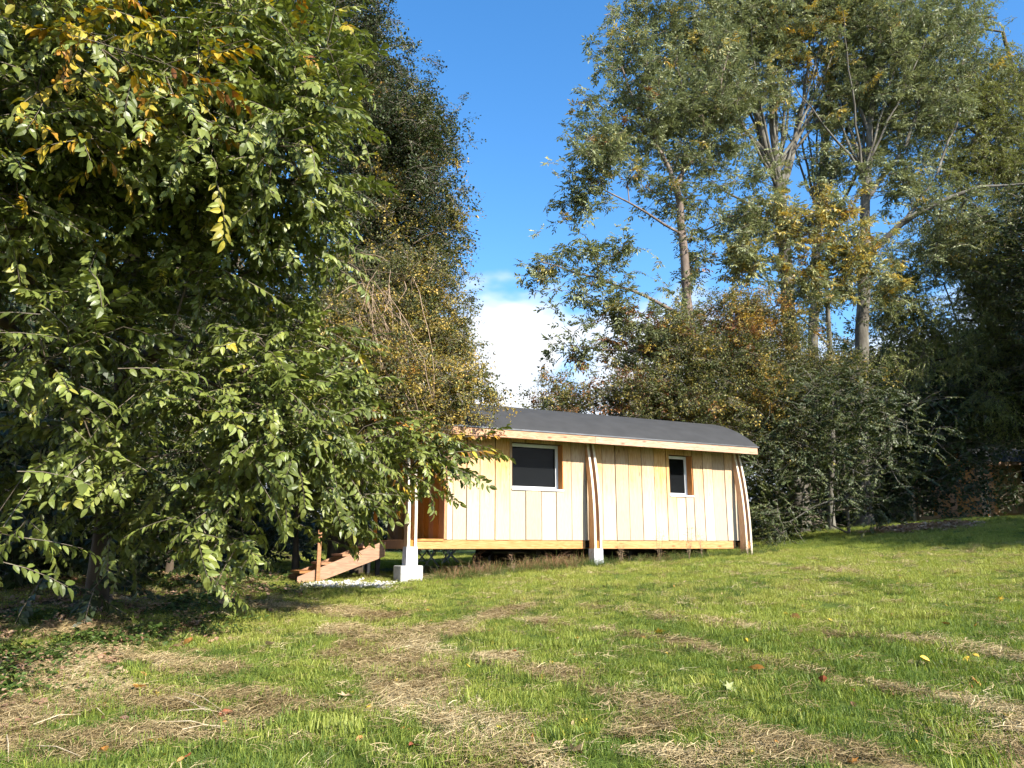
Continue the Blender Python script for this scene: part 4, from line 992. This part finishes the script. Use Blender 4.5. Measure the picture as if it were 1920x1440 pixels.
# trees out of the picture on the right, whose shade lies across the back of the lawn
for (x, y, h, lb) in ((17.3, 13.2, 7.6, "round-crowned tree standing beyond the right edge of the picture"), (22.0, 18.5, 11.0, "tall tree beyond the right edge shading the second cabin"), (20.5, 24.5, 13.0, "dense tree just beyond the right edge beside the second cabin")):
    z0 = H(x, y); n = 300
    q = rng.normal(size=(n, 3)); q /= np.linalg.norm(q, axis=1)[:, None]; q *= (rng.random(n) ** .4)[:, None]
    pts = q * (3.6, 3.6, h * .36) + (x, y, z0 + h * .62)
    tree("shade_tree", lb, "tree", (x, y, z0), [[(x, y, z0 - .1, .28), (x + .1, y, z0 + h * .3, .22), (x, y + .1, z0 + h * .65, .12), (x, y, z0 + h * .9, .04)]], pts, SP_B, M_barkD, spots([], .3, .1), group="trees beyond the right edge", per_tip=6, jit=.45, scl=(1.6, 2.6), seg=.9)
#@@SMALL
# ================================================================== grass, hay, ivy, weeds
def blades(n, h, spread, w, lean, straight=.5):
    s = Spray()
    for _ in range(n):
        r = spread * math.sqrt(random.random()); a = random.uniform(0, 6.283); x, y = r * math.cos(a), r * math.sin(a)
        b = random.uniform(0, 6.283); hh = h * random.uniform(.55, 1.15); l = lean * random.uniform(.2, 1.2) * hh
        dx, dy = math.cos(b), math.sin(b); ww = w * random.uniform(.7, 1.3)
        c = random.uniform(0, 6.283); px, py = math.cos(c) * ww / 2, math.sin(c) * ww / 2
        i = len(s.v)
        s.v += [(x - px, y - py, -.01), (x + px, y + py, -.01), (x + dx * l * .35 + px * .8, y + dy * l * .35 + py * .8, hh * .6), (x + dx * l * .35 - px * .8, y + dy * l * .35 - py * .8, hh * .6), (x + dx * l, y + dy * l, hh * (1 - .25 * lean))]
        s.f += [(i, i + 1, i + 2, i + 3), (i + 3, i + 2, i + 4)]; s.fm += [0, 0]; cc = (random.random(), random.random(), 0, 1); s.lv += [cc] * 5
    return s
def hay(n, spread, L, w, hgt):
    s = Spray()
    for _ in range(n):
        x, y = random.uniform(-spread, spread), random.uniform(-spread, spread); a = random.uniform(0, 6.283); l = L * random.uniform(.4, 1.2); ww = w * random.uniform(.7, 1.4)
        z0 = random.uniform(0, hgt); z1 = z0 + random.uniform(-.5, .7) * hgt; bow = random.uniform(-.2, .2) * l
        d = np.array((math.cos(a), math.sin(a))); e = np.array((-d[1], d[0]))
        p0 = np.array((x, y)) - d * l / 2; p1 = np.array((x, y)) + e * bow; p2 = np.array((x, y)) + d * l / 2; i = len(s.v)
        for p, z, k in ((p0, z0, 1), (p1, (z0 + z1) / 2 + .006, 1), (p2, max(z1, .002), .5)):
            s.v += [(*(p - e * ww / 2 * k), z), (*(p + e * ww / 2 * k), z + ww * .35)]
        s.f += [(i, i + 1, i + 3, i + 2), (i + 2, i + 3, i + 5, i + 4)]; s.fm += [0, 0]; s.lv += [(random.random(), random.random(), 0, 1)] * 6
    return s
def ivy(n, spread, L):
    s = Spray()
    for _ in range(n):
        r = spread * math.sqrt(random.random()); a = random.uniform(0, 6.283); l = L * random.uniform(.6, 1.2)
        M = rotm(random.uniform(-.5, .35), random.uniform(-.45, .45), random.uniform(0, 6.283))
        s.leaf(M, np.array((r * math.cos(a), r * math.sin(a), random.uniform(.02, .10))), l, l * .9, lite=True, fold=.2, curl=.15)
    return s
G_LAWN = [(0.0, (.050, .085, .020)), (.3, (.115, .180, .032)), (.55, (.27, .31, .055)), (.75, (.37, .38, .09)), (.9, (.30, .27, .09)), (1, (.42, .33, .16))]
G_HAY = [(0.0, (.15, .105, .045)), (.35, (.35, .26, .125)), (.65, (.52, .41, .22)), (1, (.64, .54, .33))]
G_IVY = [(0.0, (.025, .048, .012)), (.4, (.060, .100, .020)), (.75, (.115, .160, .035)), (1, (.30, .24, .05))]
G_WEED = [(0.0, (.045, .08, .018)), (.4, (.11, .15, .035)), (.6, (.26, .20, .09)), (.8, (.34, .17, .10)), (1, (.42, .28, .19))]
M_grass = leaf_mat("grass_blade", G_LAWN, transl=.35, rough=.5, spec=.3, spread=.14)
M_hay = leaf_mat("hay_blade", G_HAY, transl=.15, rough=.7, spec=.2, spread=.25)
M_ivy = leaf_mat("ground_ivy", G_IVY, transl=.25, rough=.45, spec=.4)
M_weed = leaf_mat("weed_blade", G_WEED, transl=.3, rough=.6, spec=.2)
SP_G = species("grass_tuft", [blades(115, .062, .165, .0042, .9).me("grass_tuft", [M_grass]) for _ in range(7)])
SP_T = species("long_grass_tuft", [blades(46, .13, .09, .0045, 1.25).me("long_grass_tuft", [M_grass]) for _ in range(5)])
SP_Y = species("hay_wisp", [hay(38, .12, .13, .0036, .055).me("hay_wisp", [M_hay]) for _ in range(7)])
SP_I = species("ivy_patch", [ivy(16, .16, .055).me("ivy_patch", [M_ivy]) for _ in range(6)])
SP_D = species("dry_tuft", [blades(26, .42, .10, .006, 1.5).me("dry_tuft", [M_weed]) for _ in range(6)])
def on_ground(n, x0, x1, y0, y1, power=1.0):
    """random ground points inside what the camera takes in, a little beyond its edges too"""
    y = y0 + (y1 - y0) * rng.random(n) ** power; x = rng.uniform(-1, 1, n) * (.72 * y + 1.0)
    ok = (x > x0) & (x < x1); return x[ok], y[ok]
def put(name, label, sp, x, y, tint, scl, lift=0.0, tilt=.15):
    z = hz(x, y) + lift; n = len(x)
    rot = np.stack([rng.normal(size=n) * tilt, rng.normal(size=n) * tilt, rng.uniform(0, 6.283, n)], 1)
    o = scatter(name, sp, np.stack([x, y, z], 1), rot, scl, np.clip(tint, 0, 1)); tag(o, label); return o
# inside the cabin's footprint no mown grass
def in_cabin(x, y, pad=0.0):
    c, s = math.cos(CA), math.sin(CA); u = (x - CX) * c + (y - CY) * s; v = -(x - CX) * s + (y - CY) * c
    return (u > .2 - pad) & (u < 8.2 + pad) & (v > -.35 - pad) & (v < 3.6 + pad)
x, y = on_ground(18500, -12, 22, 4.6, 27, .75)
stv = straw(x, y); sh = left_shade(x, y); big = vnoise(x, y, .45, 11); mid = vnoise(x, y, 1.9, 12)
near = np.clip((11.0 - y) / 3.0, 0, 1)                   # the far lawn is mown short, this end is longer and greener
k = (rng.random(len(x)) > stv * .82) & (rng.random(len(x)) > sh * .75) & ~in_cabin(x, y)
tint = .60 + (big - .5) * .22 + (mid - .5) * .25 - near * .17 + rng.normal(size=len(x)) * .07
put("lawn_grass", "mown green grass of the lawn", SP_G, x[k], y[k], tint[k], (.75 + .5 * mid + near * .25)[k] * rng.uniform(.8, 1.2, k.sum()))
x, y = on_ground(9000, -9, 12, 4.8, 12.5, .9)
stv = straw(x, y); sh = left_shade(x, y); mid = vnoise(x, y, 1.1, 21)
k = (mid > .50) & (rng.random(len(x)) > stv * 1.1) & (rng.random(len(x)) > sh * .8)
put("long_grass", "longer dark green tufts left between the hay strips", SP_T, x[k], y[k], .26 + (mid[k] - .5) * .3 + rng.normal(size=k.sum()) * .09, rng.uniform(.55, 1.05, k.sum()) * (.75 + .5 * (mid[k] - .5)), tilt=.2)
x, y = on_ground(60000, -9, 12, 4.8, 16.5, .8)
stv = straw(x, y); k = rng.random(len(x)) < np.clip(stv, .03, 1); x, y = x[k], y[k]
put("raked_hay", "strips of dry raked hay lying across the lawn", SP_Y, x, y, .42 + (vnoise(x, y, 1.4, 31) - .5) * .5 + rng.normal(size=len(x)) * .1, rng.uniform(.65, 1.15, len(x)), lift=.004, tilt=.12)
x, y = on_ground(19000, -14, -1.2, 5.0, 17, .9)
sh = left_shade(x, y); k = rng.random(len(x)) < sh * np.clip(vnoise(x, y, 1.3, 41) * 2.2 - .95, 0, 1); x, y = x[k], y[k]
put("ground_ivy", "ivy and low creeping leaves under the left trees", SP_I, x, y, .42 + rng.normal(size=len(x)) * .14, rng.uniform(.6, 1.3, len(x)))
# rank growth along the foot of the cabin, partly dead
n = 460; u = rng.uniform(.35, 8.9, n); v = rng.normal(size=n) * .16 - .42
u2 = np.concatenate([rng.normal(size=40) * .35 + 2.9, rng.uniform(.4, 4.0, 45)]); v2 = rng.normal(size=85) * .2 - .2
u = np.concatenate([u, u2]); v = np.concatenate([v, v2]); c, s_ = math.cos(CA), math.sin(CA)
x, y = CX + u * c - v * s_, CY + u * s_ + v * c
tw_ = np.where(np.arange(len(u)) < n, .28 + rng.normal(size=len(u)) * .12, .62 + rng.normal(size=len(u)) * .16) + .15 * np.exp(-((u - 5.4) / .6) ** 2)
put("rank_grass", "long rank grass and dead brown stems along the foot of the cabin", SP_D, x, y, tw_, np.where(np.arange(len(u)) < n, rng.uniform(.25, .7, len(u)), rng.uniform(.6, 1.05, len(u))), tilt=.25)
# shady rough grass and litter along the wood's edge on the right
x, y = on_ground(5000, 5.5, 26, 19.5, 32, 1.0)
put("rough_grass", "rough grass in the shade along the edge of the wood", SP_D, x, y, .28 + rng.normal(size=len(x)) * .12, rng.uniform(.2, .5, len(x)), tilt=.2)
# leaf litter catching the sun at the wood's edge, stony scraps by the steps
M_litter = leaf_mat("litter_leaf", [(0, (.16, .08, .045)), (.5, (.36, .22, .13)), (1, (.52, .38, .24))], transl=.15, rough=.7)
SP_L = species("litter", [ivy(14, .14, .09).me("litter", [M_litter]) for _ in range(4)])
g0, g1 = G(1655, 998), G(1800, 986); t = rng.random(420); n = len(t)
x = g0[0] + (g1[0] - g0[0]) * t + rng.normal(size=n) * .25; y = g0[1] + (g1[1] - g0[1]) * t + rng.normal(size=n) * .35
put("leaf_litter", "patch of fallen brown leaves at the edge of the wood", SP_L, x, y, rng.uniform(.2, .9, n), rng.uniform(.7, 1.2, n), tilt=.2)
x, y = on_ground(5200, -14, -2.2, 5, 17); sh = left_shade(x, y); k = rng.random(len(x)) < sh * .8; x, y = x[k], y[k]
put("leaf_litter", "thin scatter of brown leaf litter under the left trees", SP_L, x, y, rng.uniform(.1, .8, len(x)), rng.uniform(.4, .8, len(x)), tilt=.25)
M_scrap = noise_mat("pale_stones", [(.3, (.42, .40, .37)), (.7, (.66, .64, .60))], 15, bump=.3)
def pebble():
    v = []; f = []
    for i in range(9):
        a, b, h = random.uniform(-.12, .12), random.uniform(-.12, .12), random.uniform(.012, .03); r = random.uniform(.015, .04); k0 = len(v)
        v += [(a + r * math.cos(t) * random.uniform(.7, 1.1), b + r * math.sin(t) * random.uniform(.7, 1.1), 0) for t in np.linspace(0, 6.283, 7)[:-1]] + [(a + r * .55 * math.cos(t), b + r * .55 * math.sin(t), h) for t in np.linspace(0, 6.283, 7)[:-1]]
        f += [(k0 + q, k0 + (q + 1) % 6, k0 + 6 + (q + 1) % 6, k0 + 6 + q) for q in range(6)] + [tuple(k0 + 6 + q for q in range(6))]
    return mesh("pebbles", v, f, [M_scrap])
SP_P = species("pebbles", [pebble() for _ in range(4)])
px_ = rng.uniform(575, 735, 150); gp = np.array([G(a, random.gauss(1100, 2.5)) for a in px_])
put("pale_stones", "line of pale stones on the ground in front of the steps", SP_P, gp[:, 0], gp[:, 1], gp[:, 0] * 0, rng.uniform(.6, 1.2, len(gp)), lift=.015)

# tall thin weeds in front of the cabin's right half, each a plant
def weed(label, s, t, h, tint):
    x, y, z = cw(s, t); w = empty("tall_weed", (x, y, z)); tag(w, label, "weed", "tall weeds in front of the cabin")
    st = MB()
    sp = Spray()
    for k in range(random.randint(3, 5)):
        a = random.uniform(0, 6.28); d = np.array((math.cos(a) * .16, math.sin(a) * .16, 1)); hh = h * random.uniform(.6, 1)
        pts = [d * hh * q + np.array((random.gauss(0, .008), random.gauss(0, .008), 0)) for q in np.linspace(0, 1, 6)]; st.tube(pts, [.004, .0038, .0034, .003, .002, .0012], 4, cap=False)
        for i in range(16):
            q = random.uniform(.25, 1); p = d * hh * q
            e = np.array((random.gauss(0, .05), random.gauss(0, .05), random.uniform(.0, .06))); st.tube([p, p + e], [.0016, .001], 3, cap=False)
            L = random.uniform(.018, .04); sp.leaf(rotm(random.uniform(-.6, .6), random.uniform(-.6, .6), random.uniform(0, 6.28)), p + e, L, L * .5, lite=True)
    st.build("stems", M_vine, w)
    o = link("leaves", mesh("leaves", sp.v, sp.f, [M_weed1, M_twig], sp.fm, lv=sp.lv), w); o['tint'] = tint; tag(o, kind='stuff')
M_weed1 = leaf_mat("weed_leaf_single", G_WEED, source='OBJECT', transl=.3, rough=.6)
for s, t, h, ti, lb in ((5.45, -.55, .75, .8, "red-brown tall weed left of the small window, against the boards"), (6.2, -.6, .80, .3, "tallest thin weed under the small window"), (6.65, -.5, .7, .55, "thin weed right of the small window, against the boards"), (7.85, -.6, .55, .3, "green weed by the end rib of the cabin"), (4.5, -.5, .5, .6, "short dry weed right of the middle rib"), (2.0, -.5, .45, .75, "dry weed by the black chassis leg")): weed(lb, s, t, h, ti)

# ================================================================== fallen leaves, each one lying by itself
def fallen(kind):
    if kind == 0:
        v, f = leaf_full(1.0, .5, fold=.5, curl=.25); return v - (0, .5, 0), f
    if kind == 1:
        v, f = leaf_full(1.0, .62, fold=.9, curl=-.3); return v - (0, .5, 0), f
    ang = [-90, -50, -20, 5, 30, 50, 72, 90, 108, 130, 150, 175, 200, 230]; rad = [.12, .34, .22, .48, .26, .5, .28, .56, .28, .5, .26, .48, .22, .34]
    v = [(0, 0, 0)] + [(r * math.cos(R(a)), r * math.sin(R(a)), .10 * random.random() + .35 * r * r) for a, r in zip(ang, rad)] + [(0.02, -.5, .03), (-.02, -.5, .03)]
    f = [(0, i, i + 1) for i in range(1, 14)] + [(0, 14, 1), (0, 15, 16)]
    return np.array(v), f
FKIND = {"yellow": ((.62, .40, .04), (.50, .36, .06)), "orange": ((.50, .20, .04), (.42, .24, .08)), "rusty red": ((.36, .10, .05), (.28, .09, .04)), "tan": ((.50, .36, .22), (.42, .30, .17)), "dark brown": ((.13, .065, .035), (.18, .09, .05)), "pale green": ((.34, .36, .16), (.30, .33, .14))}
FM = {}
for cn_, (a, b) in FKIND.items():
    FM[cn_] = [mesh("fallen_leaf", *fallen(q), [noise_mat("fallen_%s" % cn_.replace(' ', '_'), [(.3, a), (.7, b)], 5, rough=.6, bump=.2, per_object=.4)], smooth=False) for q in (0, 1, 2)]
def drop(cn_, q, x, y, size, label, group, lift=.03):
    o = link("fallen_leaf", FM[cn_][q]); o.location = (x, y, H(x, y) + lift + random.random() * .015)
    o.rotation_euler = (random.gauss(0, .5), random.gauss(0, .5), random.uniform(0, 6.28)); o.scale = (size,) * 3
    return tag(o, label, "leaf", group)
SPECIAL = [(1073, 1432, "tan", 2, .20, "large tan lobed leaf at the bottom edge, centre of the lawn"), (648, 1322, "tan", 2, .17, "large tan lobed leaf on the hay left of centre"), (1366, 1306, "pale green", 2, .16, "pale green lobed leaf standing in the grass right of centre"),
           (1893, 1368, "yellow", 2, .12, "bright yellow leaf at the right edge on the hay"), (1735, 1255, "yellow", 1, .11, "curled yellow leaf in the long grass at the right"), (1545, 1295, "rusty red", 1, .11, "long rusty leaf in the grass among the hay strips"), (352, 1218, "orange", 1, .14, "big curled orange leaf on the ivy in the left shade"),
           (420, 1355, "rusty red", 0, .15, "red-brown leaf beside the straw stalks at lower left"), (1233, 1197, "yellow", 2, .16, "yellow lobed leaf on the middle hay strip"), (258, 1310, "orange", 1, .16, "curled orange leaf on bare litter at lower left"), (1490, 1170, "orange", 1, .15, "upright orange leaf at the edge of the upper hay strip"), (775, 1418, "rusty red", 0, .12, "red leaf on the hay near the bottom, left of centre"),
           (1875, 1133, "yellow", 2, .13, "yellow lobed leaf on the short lawn far right"), (1420, 1270, "orange", 1, .14, "folded orange-brown leaf beside a hay strip"), (505, 1222, "tan", 1, .15, "pale upright leaf in the grass below the dark shade")]
for a, b, cn_, q, sz_, lb in SPECIAL:
    gxy = G(a, b); drop(cn_, q, gxy[0], gxy[1], sz_, lb, "fallen leaves", lift=.05)
ZONES = [((20, 330), (1180, 1440), 34, "on the litter at the far left"), ((330, 640), (1150, 1440), 30, "on the grass below the steps"), ((640, 960), (1105, 1270), 26, "on the lawn in front of the porch"), ((640, 960), (1270, 1440), 24, "on the hay at the bottom, left of centre"),
         ((960, 1280), (1090, 1260), 28, "on the lawn in front of the middle rib"), ((960, 1280), (1260, 1440), 24, "on the hay at the bottom, right of centre"), ((1280, 1600), (1060, 1440), 34, "on the lawn below the small window"), ((1600, 1915), (1055, 1440), 34, "on the lawn at the far right")]
for (xa, xb), (ya, yb), n, where in ZONES:
    for k in range(n):
        cn_ = random.choices(list(FKIND), (5, 6, 2.5, 4, 2, .5))[0]
        gxy = G(random.uniform(xa, xb), ya + (yb - ya) * random.random() ** 1.15)
        q = random.choices((0, 1, 2), (4, 4, 2))[0]
        form = ("flat oval", "curled", "lobed")[q]
        drop(cn_, q, gxy[0], gxy[1], random.uniform(.045, .095), "small %s %s fallen leaf %s" % (form, cn_, where), "small %s %s leaves %s" % (form, cn_, where), lift=.022)
# long dry stalks lying on the ground at lower left
M_stalk = noise_mat("dry_stalk", [(.3, (.40, .30, .17)), (.7, (.62, .52, .36))], 10, bump=0)
for k, (a, b, c, d) in enumerate([(345, 1312, 415, 1345), (335, 1350, 430, 1352), (325, 1325, 410, 1362), (300, 1375, 420, 1382), (60, 1375, 150, 1350), (340, 1388, 440, 1375), (10, 1400, 14, 1440), (60, 1415, 150, 1440), (180, 1340, 195, 1355), (355, 1335, 415, 1370)]):
    p, q = G(a, b), G(c, d); z0, z1 = H(*p) + random.uniform(.03, .08), H(*q) + random.uniform(.03, .06)
    m = [((p[0] + q[0]) / 2 + random.gauss(0, .02), (p[1] + q[1]) / 2 + random.gauss(0, .02), (z0 + z1) / 2 + .03)]
    o = MB().tube([(0, 0, 0), (m[0][0] - p[0], m[0][1] - p[1], m[0][2] - z0), (q[0] - p[0], q[1] - p[1], z1 - z0)], [.004, .0035, .002], 5).build("dry_stalk", M_stalk)
    o.location = (p[0], p[1], z0); tag(o, "long pale dry stalk lying on the litter at lower left", "stalk", "dry stalks at lower left")
